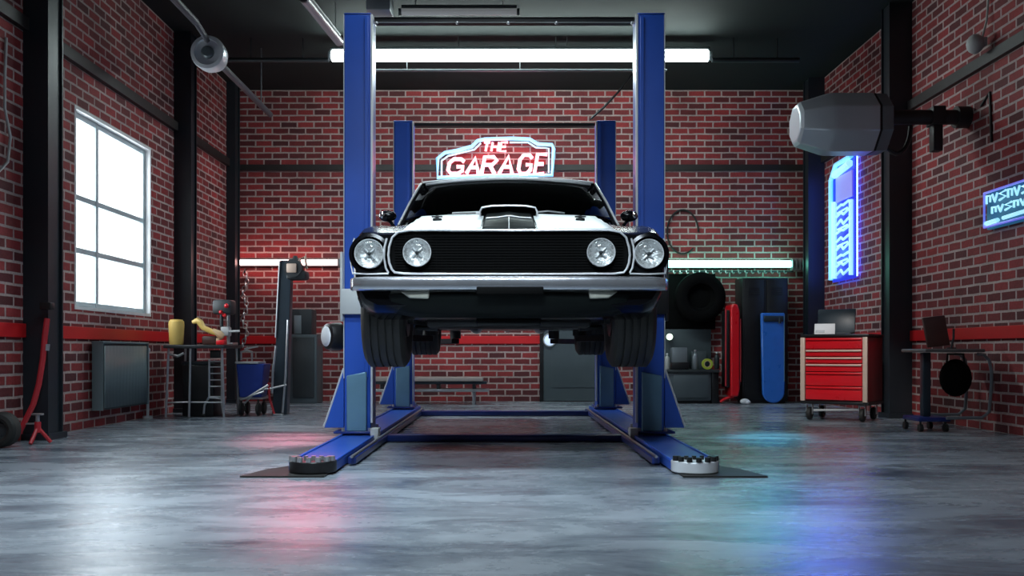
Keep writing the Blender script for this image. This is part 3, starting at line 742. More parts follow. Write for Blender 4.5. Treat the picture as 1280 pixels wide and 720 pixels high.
for (p0, p1, nm) in ((278, 409, 'beside the round spotlight'), (892, 1002, 'towards the grey drum heater')):
    m = MB(); x0, x1 = WX(p0, Y0), WX(p1, Y0); m.cyl((x0, Y0+.09, zt-.02), (x1, Y0+.09, zt-.02), .028, 12)
    for q in (.25, .75):
        xx = x0+(x1-x0)*q; m.cyl((xx, Y0+.09, zt), (xx, Y0+.09, ZC-.002), .008, 6)
    tag(obj('ceiling_conduit', m, M['dark_grey'], None, origin=(x0, Y0+.09, zt)), 'thin grey conduit from the white strip light ' + nm, 'pipe')
# dim tubes
def fixture(name, label, P0, P1, r, mt, ceilz=ZC):
    P0, P1 = Vector(P0), Vector(P1); t_ = thing(name, label, 'light', (P0+P1)/2)
    m = MB(); m.cyl(P0, P1, r, 14); obj('tube', m, mt, t_)
    d = (P1-P0).normalized()
    m = MB(); u = Vector((0, 0, r+.022)); m.tube([P0+u, P1+u], .018, 8); obj('housing', m, M['dark_grey'], t_)
    for q in (.12, .88):
        p = P0.lerp(P1, q)+u; m = MB(); m.cyl(p, (p.x, p.y, ceilz-.002), .006, 6); obj('hanger_wire', m, M['silver'], t_)
    for p, s in ((P0, -1), (P1, 1)):
        m = MB(); m.cyl(p, p+d*s*.03, r*1.05, 12); obj('end_cap', m, M['dark_grey'], t_)
    return t_
Yd = 9.6
fixture('strip_light', 'unlit pale strip light just above the front black crossbar of the lift', (WX(502, Yd), Yd, WZ(15, Yd)), (WX(646, Yd), Yd, WZ(15, Yd)), .035, M['tube_dim'])
fixture('strip_light', 'unlit slanted strip light next to the top of a blue lift post', (WX(380, 8.6), 8.6, WZ(-3, 8.6)), (WX(424, 9.9), 9.9, WZ(52, 9.9)), .05, M['tube_dim2'])
m = MB(); m.rbox((WX(457, 9.2), 9.2, WZ(12, 9.2)), (WX(488, 9.2), 9.5, ZC-.002), .02)
tag(obj('junction_box', m, M['grey_metal'], None, origin=(WX(472, 9.2), 9.3, ZC)), 'small grey junction box on the ceiling above the lift', 'junction box')
# round spotlight on a long pipe
xp = -3.02; ya, yb = 6.6, 11.3
zz = WZ(66, 9.2)
sp = thing('spotlight', 'round grey spotlight on a slanting ceiling pipe above the window', 'spotlight', (WX(260, 9.2), 9.2, zz))
cx_, cz_ = WX(260, 9.2), zz
m = MB(); m.lathe([(.05, .25), (.13, .22), (.165, .12), (.172, .0), (.165, -.03), (.13, -.035), (.125, -.01), (.02, .0)], (cx_, 9.2, cz_), 'y', 32); obj('lamp_housing', m, M['drum'], sp)
m = MB(); m.lathe([(.003, -.05), (.045, -.048), (.062, -.03), (.065, -.008)], (cx_, 9.2, cz_), 'y', 24); obj('lamp_face', m, M['cabinet_grey'], sp)
m = MB(); pa = Vector((WX(196, 7.9), 7.9, WZ(-4, 7.9))); pb = Vector((WX(326, 11.4), 11.4, WZ(112, 11.4)))
pa.z = cz_+.05; pa.x = cx_-.0; pb.x = cx_; pb.z = cz_+.05; pa.y = 7.2
m.tube([(cx_-.02, 7.0, cz_+.2), (cx_-.02, 8.9, cz_+.2)], .035, 10); m.tube([(cx_+.01, 9.46, cz_-.0), (cx_+.01, 11.6, cz_-.0)], .035, 10)
m.tube([(cx_-.02, 8.9, cz_+.2), (cx_, 9.3, cz_+.1), (cx_+.01, 9.46, cz_)], .03, 8)
for yy in (7.6, 11.2): m.cyl((cx_, yy, cz_+.02), (cx_, yy, ZC-.002), .01, 6)
obj('support_pipe', m, M['dull_pipe'], sp)

# tubes along the back wall
def wall_tube(p0, p1, py, mt, label, clampend=False):
    Y = YB-.12; x0, x1, z = WX(p0, Y), WX(p1, Y), WZ(py, Y)
    t_ = thing('wall_light', label, 'light', ((x0+x1)/2, YB, z))
    r = .036 if not clampend else .05
    m = MB(); m.cyl((x0, Y, z), (x1, Y, z), r, 14); obj('tube', m, mt, t_)
    m = MB(); m.rbox((x0, Y+.06, z-.05), (x1, YB-.003, z+.05), .008); obj('housing', m, M['grey_metal'], t_)
    for x in ((x0, x1) if not clampend else (x0,)):
        m = MB(); m.rbox((x-.02, Y-.04, z-.045), (x+.02, Y+.06, z+.045), .006); obj('end_cap', m, M['grey_metal'], t_)
    if clampend:
        m = MB(); xa2 = x1
        for k in range(4): m.rbox((xa2+.012+.05*k, Y-.06, z-.09), (xa2+.035+.05*k, Y+.06, z+.07), .005)
        m.box((xa2+.002, Y-.02, z-.01), (xa2+.2, Y+.02, z+.02)); m.box((xa2+.002, Y-.03, z-.07), (xa2+.2, Y-.01, z-.05))
        obj('lattice_clamp', m, M['silver'], t_)
        m = MB(); m.box((x0+.35, Y+.02, z-.115), (x1+.05, Y+.04, z-.095))
        obj('hook_rail', m, M['dark_grey'], t_)
        m = MB()
        for k in range(18):
            xx = x0+.4+k*(x1-x0-.4)/18; m.tube([(xx, Y+.0, z-.09), (xx, Y-.01, z-.115), (xx+.01, Y-.02, z-.135), (xx+.03, Y-.02, z-.125)], .009, 6)
        obj('hook', m, M['silver'], t_)
    return t_
wall_tube(292, 424, 328, M['tube_warm'], 'pale glowing tube light on the back brick wall over the chain')
wall_tube(806, 988, 330, M['tube_green'], 'greenish glowing tube light on the back wall above the blue board', True)

# ================================================================== NEON SIGNS
Yn = YB-.10
ns = thing('neon_sign', 'pink and cyan neon garage sign on the back wall behind the car roof', 'neon sign', (WX(618, Yn), YB, WZ(200, Yn)))
out = [(547, 222), (547, 198), (556, 191), (572, 188), (590, 183), (597, 176), (606, 174), (640, 173), (662, 174), (672, 180), (690, 181), (692, 186), (690, 219), (650, 219), (600, 220)]
def nt_(pts, Y): return [(WX(a, Y), Y, WZ(b, Y)) for a, b in pts]
m = MB(); m.tube(nt_(out, Yn), .027, 8, closed=True); obj('outline_tube', m, M['neon_cyan'], ns)
inn = [(552, 220), (552, 201), (560, 195), (576, 191), (593, 187), (601, 179)]
inn2 = [(637, 178), (660, 178), (670, 184.5), (686, 185.5), (686, 216)]
for q in (inn, inn2): obj('inner_tube', MB().tube(nt_(q, Yn), .013, 8), M['neon_ice'], ns)
GL = {'G': [[(1, .82), (.75, 1), (.25, 1), (0, .75), (0, .25), (.25, 0), (.75, 0), (1, .2), (1, .48), (.55, .48)]],
      'A': [[(0, 0), (.5, 1), (1, 0)], [(.2, .38), (.8, .38)]], 'R': [[(0, 0), (0, 1), (.7, 1), (1, .8), (.7, .52), (0, .52)], [(.5, .52), (1, 0)]],
      'E': [[(1, 1), (0, 1), (0, 0), (1, 0)], [(0, .5), (.8, .5)]], 'T': [[(0, 1), (1, 1)], [(.5, 1), (.5, 0)]], 'H': [[(0, 0), (0, 1)], [(1, 0), (1, 1)], [(0, .5), (1, .5)]]}
def letters(word, x0s, x1s, ytop, ybot, Y, slant, r):
    m = MB()
    for ch, a, b, yt in zip(word, x0s, x1s, ytop):
        for st in GL[ch]:
            m.tube([(WX(a+(b-a)*u+slant*v, Y), Y, WZ(ybot+(yt-ybot)*v, Y)) for u, v in st], r, 8)
    return m
obj('lettering', letters('GARAGE', (559, 583, 602, 624, 647, 668), (577, 598, 618, 640, 662, 680), (199, 197, 196, 195, 194, 193), 217, Yn-.02, 4, .028), M['neon_pink'], ns)
obj('small_lettering', letters('THE', (603, 614, 625), (611, 622, 633), (178, 178, 178), 189, Yn-.02, 2, .017), M['neon_pink'], ns)
m = MB()
for px, py in ((547, 210), (606, 174), (672, 180), (691, 200)): m.cyl((WX(px, Yn), Yn+.022, WZ(py, Yn)), (WX(px, Yn), YB-.002, WZ(py, Yn)), .008, 8)
obj('standoff', m, M['black_steel'], ns)

# tall vertical sign on the right wall
xs = XR-.09; ya, yb = 11.95, 11.17; za, zb = 1.60, 3.12
vs_ = thing('neon_sign', 'tall vertical blue neon sign on the brick wall under the drum heater', 'neon sign', (XR, (ya+yb)/2, (za+zb)/2))
m = MB(); m.rbox((xs+.034, yb, za), (xs+.052, ya, zb), .006); obj('backing', m, M['sign_blue'], vs_)
m = MB(); m.tube([(xs+.07, yb+.03, za+.03), (xs+.07, ya-.03, za+.03), (xs+.07, ya-.03, zb-.03), (xs+.07, yb+.03, zb-.03)], .010, 6, closed=True); obj('added_glow_tube', m, M['added_glow_blue'], vs_)  # unseen tube added behind the backing to throw blue glow on the wall
m = MB(); m.tube([(xs, ya-.04, za+.03), (xs, ya-.04, zb-.20), (xs, ya-.22, zb-.04), (xs, yb+.04, zb-.03)], .03, 8); obj('outline_tube', m, M['neon_cyan'], vs_)
m = MB(); m.tube([(xs, ya-.16, za+.04), (xs, ya-.16, zb-.5)], .035, 8); m.tube([(xs, ya-.17, zb-.16), (xs, yb+.08, zb-.11)], .045, 8); obj('inner_tube', m, M['neon_ice'], vs_)
m = MB(); m.rbox((xs+.005, yb+.03, zb-.52), (xs+.028, ya-.2, zb-.2), .006); obj('violet_panel', m, M['neon_violet'], vs_)
m = MB()
for k in range(9):       # crowded strokes, one above the other, too small to read
    z0 = za+.06+k*.105; j = .012*(k % 3)
    m.tube([(xs, ya-.25, z0+.02), (xs, ya-.40, z0+.07-j), (xs, ya-.48, z0+.01+j), (xs, ya-.66, z0+.06)], .017, 6)
    if k % 2: m.tube([(xs, ya-.28, z0+.065), (xs, ya-.62, z0+.085)], .012, 6)
obj('lettering', m, M['neon_ice'], vs_)
m = MB(); m.tube([(xs, yb+.045, za+.04), (xs, yb+.045, zb-.56)], .028, 8); obj('side_tube', m, M['neon_ice'], vs_)

# small cyan sign by the frame's edge
xs = XR-.07; y0_, y1_ = 8.15, 7.15
sg = thing('neon_sign', 'small icy cyan neon sign of two text rows and an underline', 'neon sign', (XR, 7.65, 2.0))
zb0, zb1 = 1.78, 2.12
m = MB(); m.rbox((xs+.03, y1_, zb0), (XR-.003, y0_, zb1), .008); obj('backing', m, M['sign_teal'], sg)
m = MB(); m.tube([(xs, y0_-.02, zb0+.02), (xs, y1_+.02, zb0+.02), (xs, y1_+.02, zb1-.02), (xs, y0_-.02, zb1-.02)], .011, 8, closed=True); obj('outline_tube', m, M['neon_violet'], sg)
m = MB()
for row, zc, hh in ((0, 2.035, .07), (1, 1.93, .055)):
    y = y0_-.06 - row*.09; k = 0
    while y > y1_+.1:
        w = .06+.02*((k*7+row*3) % 3)
        g = [(0, 0), (0, 1), (1, .9), (1, .1)] if k % 3 == 0 else ([(0, 1), (.5, 0), (1, 1)] if k % 3 == 1 else [(1, 1), (0, .8), (1, .3), (0, 0)])
        m.tube([(xs, y-w*u, zc-hh/2+hh*v) for u, v in g], .010, 6); y -= w+.035; k += 1
m.tube([(xs, y0_-.05, 1.83), (xs, y0_-.24, 1.835)], .02, 8); m.tube([(xs, y0_-.33, 1.84), (xs, y0_-.7, 1.85)], .017, 8)
obj('lettering', m, M['neon_ice'], sg)

# ================================================================== DRUM HEATER
Yh = 8.55; zc_ = WZ(156, Yh)
x0_, x1_ = WX(993, Yh), WX(1104, Yh)
dh = thing('drum_heater', 'big grey eight-sided drum heater held out from the brick wall on a dark pipe', 'heater', (x1_, Yh, zc_))
R_ = .29
def octo(prof, c, ax_tilt=0):
    m = MB(); rows_ = []
    for r, h in prof:
        rows_.append([Vector((c[0]+h, c[1]+r*math.cos(2*PI*(i+.5)/8), c[2]+r*math.sin(2*PI*(i+.5)/8))) for i in range(8)])
    vs2 = m.grid(rows_, False, True); k = len(rows_)
    m.bm.faces.new([vs2[i] for i in range(8)]); m.bm.faces.new([vs2[(k-1)*8+i] for i in range(7, -1, -1)]); return m
L_ = x1_-x0_
o_ = obj('drum', octo([(R_*.60, 0), (R_*.72, .03), (R_*.98, .27), (R_, .31), (R_, L_-.13)], (x0_, Yh, zc_)), M['drum'], dh, bevel=.012, auto=25)
obj('drum_band', octo([(R_*.985, L_-.129), (R_*.985, L_-.112)], (x0_, Yh, zc_)), M['black_steel'], dh)
obj('drum_collar', octo([(R_*.985, L_-.111), (R_*.97, L_-.01), (R_*.80, L_)], (x0_, Yh, zc_)), M['grey_metal'], dh, bevel=.006)
m = MB(); zp = zc_+.07; m.cyl((x1_+.002, Yh, zp), (XR-.07, Yh, zp), .068, 20); m.cyl((XR-.12, Yh, zp), (XR-.004, Yh, zp), .10, 20); obj('support_pipe', m, M['rail_dark'], dh)
m = MB(); xq = WX(1170, Yh); m.rbox((xq-.045, Yh-.05, zp-.32), (xq+.045, Yh+.05, zp-.072), .01); m.rbox((xq-.06, Yh-.08, zp-.08), (xq+.06, Yh+.08, zp+.09), .01); obj('wall_mount', m, M['rail_dark'], dh)
m = MB(); xr = WX(1122, Yh); m.tube([(xr+.13*math.cos(PI+PI*i/10), Yh+.02, zp-.08+.17*math.sin(PI+PI*i/10)*1.5) for i in range(11)], .022, 8); obj('hose', m, M['rail_dark'], dh)
# dome lamp & junction on the right wall
Yq = 8.15
m = MB(); zq = WZ(55, Yq)
dm = thing('dome_camera', 'small grey dome camera on the high dark wall rail near the ceiling', 'camera', (XR, Yq, zq))
m.sphere((XR-.14, Yq, zq), .075, 16, (1, 1, 1.15)); obj('dome', m, M['cable'], dm)
m = MB(); m.rbox((XR-.12, Yq-.05, zq-.03), (XR-.053, Yq+.05, zq+.05), .01); m.tube([(XR-.08, Yq, zq+.05), (XR-.04, Yq, zq+.2), (XR-.02, Yq, zq+.42)], .01, 6); obj('camera_arm', m, M['cable'], dm)
m = MB(); m.tube([(XR-.012, 8.30, 2.92), (XR-.012, 8.15, 3.0), (XR-.012, 8.13, 2.7), (XR-.012, 8.12, 2.55)], .012, 6)
tag(obj('wall_cable', m, M['rail_dark'], None, origin=(XR, 8.15, 2.75)), 'dark cable on the brick wall next to the drum heater pipe end', 'cable')

# ================================================================== LEFT SIDE
# radiator
ra = thing('radiator', 'grey-green panel radiator on the brick wall below the window', 'radiator', (XL, 9.0, .15))
rx0, rx1, ry0, ry1, rz0, rz1 = XL+.03, XL+.13, 8.46, 9.52, .16, .80
m = MB(); m.rbox((rx0, ry0, rz0), (rx1-.02, ry1, rz1-.02), .008); obj('core', m, M['cabinet_grey'], ra)
m = MB(); rr = []
kk = 27
for i in range(kk+1):
    y = ry0+.02+(ry1-ry0-.04)*i/kk; x = rx1 - (.008 if i % 2 else 0)
    rr.append([Vector((x, y, rz0+.02)), Vector((x, y, rz1-.04))])
m.grid(rr, False); obj('front_panel', m, M['radiator'], ra, solid=.006)
m = MB(); m.rbox((rx0-.005, ry0-.012, rz1-.022), (rx1+.006, ry1+.012, rz1), .006); m.rbox((rx0, ry0-.012, rz0), (rx1+.004, ry0-.002, rz1-.02), .004); m.rbox((rx0, ry1+.002, rz0), (rx1+.004, ry1+.012, rz1-.02), .004); obj('casing', m, M['radiator'], ra)
m = MB(); m.tube([(rx0+.05, ry1+.12, .72), (rx0+.05, ry1+.12, .02)], .016, 8); m.tube([(rx0+.05, ry1+.01, .2), (rx0+.05, ry1+.12, .2)], .014, 8); m.sphere((rx0+.05, ry1+.12, .72), .028, 10); m.cyl((rx0+.05, ry1+.12, .002), (rx0+.05, ry1+.12, .03), .05, 14); obj('supply_pipe', m, M['grey_plate'], ra)
# cable loop on wall
m = MB(); yl = 6.98
pts = [(XL+.015, yl+.05, 3.1), (XL+.02, yl+.02, 2.8), (XL+.03, yl, 2.55), (XL+.03, yl+.08, 2.35), (XL+.03, yl+.04, 2.15), (XL+.03, yl-.12, 2.02), (XL+.03, yl-.2, 2.2), (XL+.02, yl-.1, 2.42)]
m.tube(pts, .011, 8)
tag(obj('hanging_cable', m, M['cable'], None, origin=(XL, yl, 2.1)), 'pale looped cable on the brick wall beside the dark pillar', 'cable')
# red hose down from the pillar
m = MB(); Yv = 7.22; xh = lambda px: WX(px, Yv)
pts = [(xh(59), Yv, WZ(398, Yv)), (xh(57), Yv-.01, WZ(420, Yv)), (xh(55), Yv-.02, WZ(450, Yv)), (xh(51), Yv-.03, WZ(480, Yv)), (xh(45), Yv-.04, WZ(505, Yv)), (xh(38), Yv-.06, WZ(522, Yv)), (xh(30), Yv-.06, WZ(538, Yv)), (xh(24), Yv-.07, .024)]
rh = thing('air_hose', 'red air hose hanging down the dark pillar to the floor', 'hose', (xh(59), Yv, 0))
m.tube(pts, .022, 8); obj('hose_line', m, M['red_dark'], rh)
m = MB(); m.cyl((xh(58), Yv, WZ(430, Yv)), (xh(57), Yv, WZ(438, Yv)), .028, 10); m.rbox((xh(40)-.06, Yv-.07, WZ(529, Yv)-.006), (xh(40)+.08, Yv-.03, WZ(529, Yv)+.006), .003); obj('hose_clip', m, M['silver'], rh)
m = MB(); m.rbox((xh(59)-.05, Yv-.03, 1.03), (xh(59)+.04, 7.265, 1.09), .01); obj('hose_hook', m, M['black_steel'], rh)
# wheel lying and red base at the frame edge
yw = 6.85
tw = thing('cart_wheel', 'small black wheel standing by the brick wall below the red hose', 'wheel', (XL+.14, 6.72, 0))
wc = (XL+.145, 6.72, .133)
m = MB(); m.lathe([(.07, -.055), (.09, -.062), (.115, -.055), (.13, -.035), (.13, .035), (.115, .055), (.09, .062), (.07, .055)], wc, 'y', 32, closed=True); obj('tyre', m, M['black_rubber'], tw)
m = MB(); m.lathe([(.015, -.03), (.05, -.02), (.069, -.05), (.069, .05), (.015, .03)], wc, 'y', 24); obj('rim', m, M['dark_grey'], tw)
js = thing('jack_stand', 'low red jack stand on the floor beside the small black wheel', 'jack stand', (-3.55, 6.98, 0))
jx, jy = -3.55, 6.98
m = MB()
for a in (0.4, 2.5, 4.6): m.tube([(jx, jy, .13), (jx+.09*math.cos(a), jy+.09*math.sin(a), .012)], .014, 8)
m.cyl((jx, jy, .09), (jx, jy, .17), .024, 12); obj('stand_legs', m, M['red_dark'], js)
m = MB(); m.cyl((jx, jy, .172), (jx, jy, .22), .015, 10); m.rbox((jx-.04, jy-.02, .22), (jx+.04, jy+.02, .235), .004); obj('saddle', m, M['silver'], js)

# work table with tools
Yt = 9.75
tb = thing('work_table', 'slim metal-legged work table by the dark pillar left of the chain', 'table', (-3.2, Yt+.3, 0))
tx0, tx1, ty0, ty1, tz = -3.63, -2.98, Yt, Yt+.62, .775
m = MB(); m.rbox((tx0, ty0, tz-.035), (tx1, ty1, tz), .006); obj('tabletop', m, M['dark_grey'], tb)
for x, y, dx in ((tx0+.04, ty0+.05, -.03), (tx0+.28, ty0+.03, -.015), (tx1-.04, ty0+.05, .02), (tx0+.04, ty1-.05, -.02), (tx1-.04, ty1-.05, .02)):
    m = MB(); m.tube([(x, y, tz-.037), (x+dx, y, .004)], .013, 8); obj('leg', m, M['silver'], tb)
m = MB(); m.tube([(tx0+.02, ty0+.05, .16), (tx0+.27, ty0+.04, .165), (tx1-.03, ty0+.06, .16)], .009, 6); obj('stretcher', m, M['silver'], tb)
m = MB(); m.tube([(tx0+.05, ty0+.05, tz-.10), (tx0+.16, ty0-.01, tz-.12), (tx0+.22, ty0+.0, tz-.09)], .014, 6); obj('towel_bar', m, M['silver'], tb)
# on the table
cn = thing('canister', 'tall yellow canister at the end of the work table', 'canister', (-3.49, Yt+.12, tz))
cx2, cy2 = -3.535, Yt+.13
m = MB(); m.lathe([(.06, .002), (.070, .006), (.074, .03), (.082, .22), (.078, .255), (.065, .262)], (cx2, cy2, tz), 'z', 28); obj('body', m, M['yellow'], cn)
m = MB(); m.lathe([(.066, .263), (.066, .272), (.02, .276)], (cx2, cy2, tz), 'z', 24); obj('lid', m, M['yellow'], cn)
pl = thing('power_polisher', 'cream and wood hand polisher leaning beside the yellow canister', 'power tool', (-3.2, Yt+.2, tz))
y_ = Yt+.2
m = MB(); m.tube([(-3.385, y_, tz+.245), (-3.33, y_, tz+.265), (-3.30, y_, tz+.24), (-3.27, y_, tz+.19), (-3.20, y_, tz+.155), (-3.13, y_, tz+.125)], .03, 10, rad=[.022, .036, .036, .03, .03, .026]); obj('handle', m, M['yellow'], pl)
m = MB(); m.tube([(-3.165, y_-.005, tz+.165), (-3.09, y_, tz+.115), (-3.05, y_, tz+.085)], .036, 10, rad=[.02, .042, .025]); m.cyl((-3.10, y_, tz+.002), (-3.10, y_, tz+.075), .03, 14); obj('motor_body', m, M['pale_wood'], pl)
m = MB(); m.rbox((-3.30, y_+.03, tz+.002), (-3.14, y_+.11, tz+.10), .02); obj('pad', m, M['maroon'], pl)
dp = thing('drill_press', 'small bench drill press with red knob on the work table', 'drill', (-3.08, Yt+.40, tz))
xx, yy = -3.08, Yt+.47
m = MB(); m.rbox((xx-.08, yy-.1, tz+.001), (xx+.08, yy+.1, tz+.03), .008); obj('base_plate', m, M['silver'], dp)
m = MB(); m.cyl((xx, yy, tz+.03), (xx, yy, tz+.42), .02, 14); obj('column', m, M['silver'], dp)
m = MB(); m.rbox((xx-.14, yy-.14, tz+.34), (xx+.07, yy+.08, tz+.50), .03); m.cyl((xx-.05, yy-.08, tz+.2), (xx-.05, yy-.08, tz+.34), .02, 12); obj('drill_head', m, M['dark_grey'], dp)
m = MB(); m.cyl((xx+.0, yy-.16, tz+.33), (xx+.0, yy-.142, tz+.33), .02, 12); m.sphere((xx+.03, yy-.165, tz+.43), .026, 12); m.sphere((xx-.03, yy-.17, tz+.36), .022, 12); obj('knob', m, M['red_paint'], dp)
m = MB(); m.tube([(xx, yy-.12, tz+.15), (xx+.16, yy-.12, tz+.155)], .012, 8); m.rbox((xx-.045, yy-.14, tz+.10), (xx+.045, yy-.025, tz+.20), .012); obj('drill_table', m, M['grey_plate'], dp)
rb = MB(); rb.rbox((-3.08, Yt+.03, tz+.001), (-2.99, Yt+.13, tz+.05), .008)
tag(obj('parts_tray', rb, M['red_paint'], None, origin=(-3.03, Yt+.08, tz)), 'small red tray at the corner of the work table', 'tray')
# under it: dark box and a rung rack
db = thing('storage_box', 'black storage box on the floor under the work table', 'box', (-3.27, Yt+.35, 0))
m = MB(); m.rbox((-3.50, Yt+.20, .002), (-3.16, Yt+.52, .56), .015); obj('body', m, M['black_steel'], db)
m = MB(); m.rbox((-3.51, Yt+.19, .562), (-3.15, Yt+.53, .60), .008); obj('lid', m, M['dark_grey'], db)
rk = thing('rung_rack', 'small silver rack with rungs standing under the work table', 'rack', (-3.0, Yt+.1, 0))
xA, xB, yA = -3.18, -3.045, Yt+.12
for x in (xA, xB):
    m = MB(); m.tube([(x, yA, .62), (x, yA, .22), (x+(-.05 if x == xA else .0), yA, .13), (x+(-.06 if x == xA else .02), yA, .03)], .012, 8); obj('upright', m, M['silver'], rk)
for z in (.60, .54, .47, .40, .33, .22): obj('rung', MB().tube([(xA, yA, z), (xB, yA, z)], .008, 6), M['silver'], rk)
m = MB(); m.tube([(xA, yA, .21), (xB-.0, yA, .20)], .010, 6); obj('cross_rod', m, M['silver'], rk)
m = MB(); m.rbox((xA+.015, yA-.03, .635), (xB-.015, yA+.1, .72), .01); obj('top_box', m, M['black_steel'], rk)
for x in (xA-.06, xB+.02):
    m = MB(); m.cyl((x-.012, yA, .021), (x+.012, yA, .021), .02, 12); obj('caster', m, M['black_rubber'], rk)

# blue box trolley
Yk = 10.05
bt_ = thing('box_trolley', 'navy blue box on a small wheeled trolley below the hanging chain', 'trolley', (WX(306, Yk), Yk, 0))
bx0, bx1 = WX(294, Yk), WX(329, Yk)
m = MB(); m.hexa([Vector(p) for p in ((bx0+.03, Yk+.06, .20), (bx1-.04, Yk+.06, .20), (bx1-.04, Yk+.3, .20), (bx0+.03, Yk+.3, .20), (bx0, Yk+.03, .57), (bx1, Yk+.03, .57), (bx1, Yk+.33, .57), (bx0, Yk+.33, .57))]); obj('box', m, M['blue_box'], bt_, bevel=.01)
m = MB(); m.rbox((bx0-.01, Yk+.02, .572), (bx1-.06, Yk+.34, .595), .006); obj('lid', m, M['grey_plate'], bt_)
m = MB(); m.tube([(bx0+.06, Yk+.02, .18), (bx0+.14, Yk-.02, .20), (bx1+.06, Yk-.02, .34)], .014, 8); m.tube([(bx0+.1, Yk+.01, .14), (bx0+.2, Yk-.04, .23), (bx1+.02, Yk-.04, .27)], .011, 8); m.tube([(bx0+.02, Yk+.32, .19), (bx1-.03, Yk+.32, .19), (bx1-.03, Yk+.05, .19), (bx0+.02, Yk+.05, .19)], .012, 6, closed=True); obj('push_frame', m, M['silver'], bt_)
for x, y in ((bx0+.05, Yk+.06), (bx1-.07, Yk+.06), (bx0+.05, Yk+.3), (bx1-.07, Yk+.3)):
    m = MB(); m.lathe([(.02, -.02), (.062, -.018), (.072, -.008), (.072, .008), (.062, .018), (.02, .02)], (x, y, .073), 'x', 20); m.cyl((x, y, .1), (x, y, .18), .012, 8); obj('wheel', m, M['black_rubber'], bt_)
wr = thing('clamp', 'small silver clamp lying on the navy box lid', 'clamp', (bx0+.08, Yk+.15, .595))
m = MB(); m.tube([(bx0+.03, Yk+.12, .61), (bx0+.03, Yk+.12, .70), (bx0+.09, Yk+.12, .72), (bx0+.15, Yk+.12, .70), (bx0+.15, Yk+.12, .65)], .013, 8); obj('jaw', m, M['silver'], wr)
m = MB(); m.cyl((bx0+.15, Yk+.12, .60), (bx0+.15, Yk+.12, .655), .009, 8); m.tube([(bx0+.07, Yk+.11, .735), (bx0+.22, Yk+.11, .76)], .009, 6); obj('screw', m, M['silver'], wr)
# hanging chain on the back wall
ch = MB(); Yc = YB-.06; x = WX(306, Yc); z = WZ(338, Yc)
for k in range(20):
    c = Vector((x + .03*math.sin(k*.9) , Yc, z-.05-k*.0525)); fl = k % 2
    pts = []
    for i in range(12):
        a = 2*PI*i/12; u, w = .024*math.cos(a), .036*math.sin(a)
        pts.append(c + (Vector((u, 0, w)) if not fl else Vector((0, u, w))))
    ch.tube(pts, .0085, 6, closed=True)
cc = thing('chain', 'long dark steel chain hanging on the back wall over the navy box', 'chain', (x, YB, z))
obj('links', ch, M['silver'], cc)
m = MB(); m.tube([(x, YB-.003, z+.02), (x, Yc, z+.02), (x, Yc-.01, z-.01), (x, Yc, z-.035)], .009, 8); obj('hanger', m, M['black_steel'], cc)

# dark pillar tool with motor head and silver legs
Yg = 10.2
pd = thing('pillar_drill', 'tall dark pillar drill with a motor head and silver strut legs', 'machine', (WX(352, Yg), Yg, 0))
pb_, pt_ = Vector((WX(348, Yg), Yg+.1, .002)), Vector((WX(356, Yg), Yg+.1, WZ(325, Yg)))
m = MB(); w = .062
m.hexa([pb_+Vector((-w-.02, -.06, 0)), pb_+Vector((w+.02, -.06, 0)), pb_+Vector((w+.02, .08, 0)), pb_+Vector((-w-.02, .08, 0)), pt_+Vector((-w, -.06, 0)), pt_+Vector((w, -.06, 0)), pt_+Vector((w, .06, 0)), pt_+Vector((-w, .06, 0))]); obj('column', m, M['slate'], pd, bevel=.006)
m = MB(); m.tube([pt_ + Vector((-w-.004, -.07, 0)), pb_.lerp(pt_, .5) + Vector((-w-.014, -.07, 0))], .009, 6); obj('edge_strip', m, M['white_edge'], pd)
hx, hz = WX(370, Yg), WZ(336, Yg)
m = MB(); m.rbox((hx-.10, Yg-.06, hz-.12), (hx+.12, Yg+.16, hz-.02), .03); m.cyl((hx-.02, Yg-.08, hz+.0), (hx-.02, Yg+.03, hz+.0), .10, 24); m.cyl((hx-.02, Yg+.05, hz+.06), (hx-.02, Yg+.05, hz+.15), .05, 16, r1=.02); obj('motor_head', m, M['dark_grey'], pd)
m = MB(); m.rbox((hx-.085, Yg-.095, hz-.05), (hx+.025, Yg-.082, hz+.05), .01); obj('label_plate', m, M['cream'], pd)
m = MB(); m.tube([(hx+.06, Yg, hz-.02), (hx+.04, Yg, hz+.1), (hx+.10, Yg, hz+.14), (hx+.12, Yg, hz+.0)], .014, 8); obj('lever', m, M['cream'], pd)
for (p0, p1, p2, mm) in (((345, 432), (341, 465), (340, 492), 'silver'), ((360, 400), (357, 470), (353, 516), 'silver'), ((336, 478), (337, 498), (343, 519), 'red_dark')):
    m = MB(); yy = Yg-.06; m.tube([(WX(a, yy), yy, max(WZ(b, yy), .014)) for a, b in (p0, p1, p2)], .013, 8); obj('strut', m, M[mm], pd)
m = MB(); yy = Yg-.06; m.tube([(WX(326, yy), yy, WZ(487, yy)), (WX(342, yy), yy, WZ(485, yy)), (WX(358, yy), yy, WZ(481, yy))], .012, 8); obj('brace', m, M['silver'], pd)
m = MB(); m.rbox((WX(342, yy), yy-.03, .0), (WX(354, yy), yy+.03, .02), .004); obj('foot', m, M['silver'], pd)

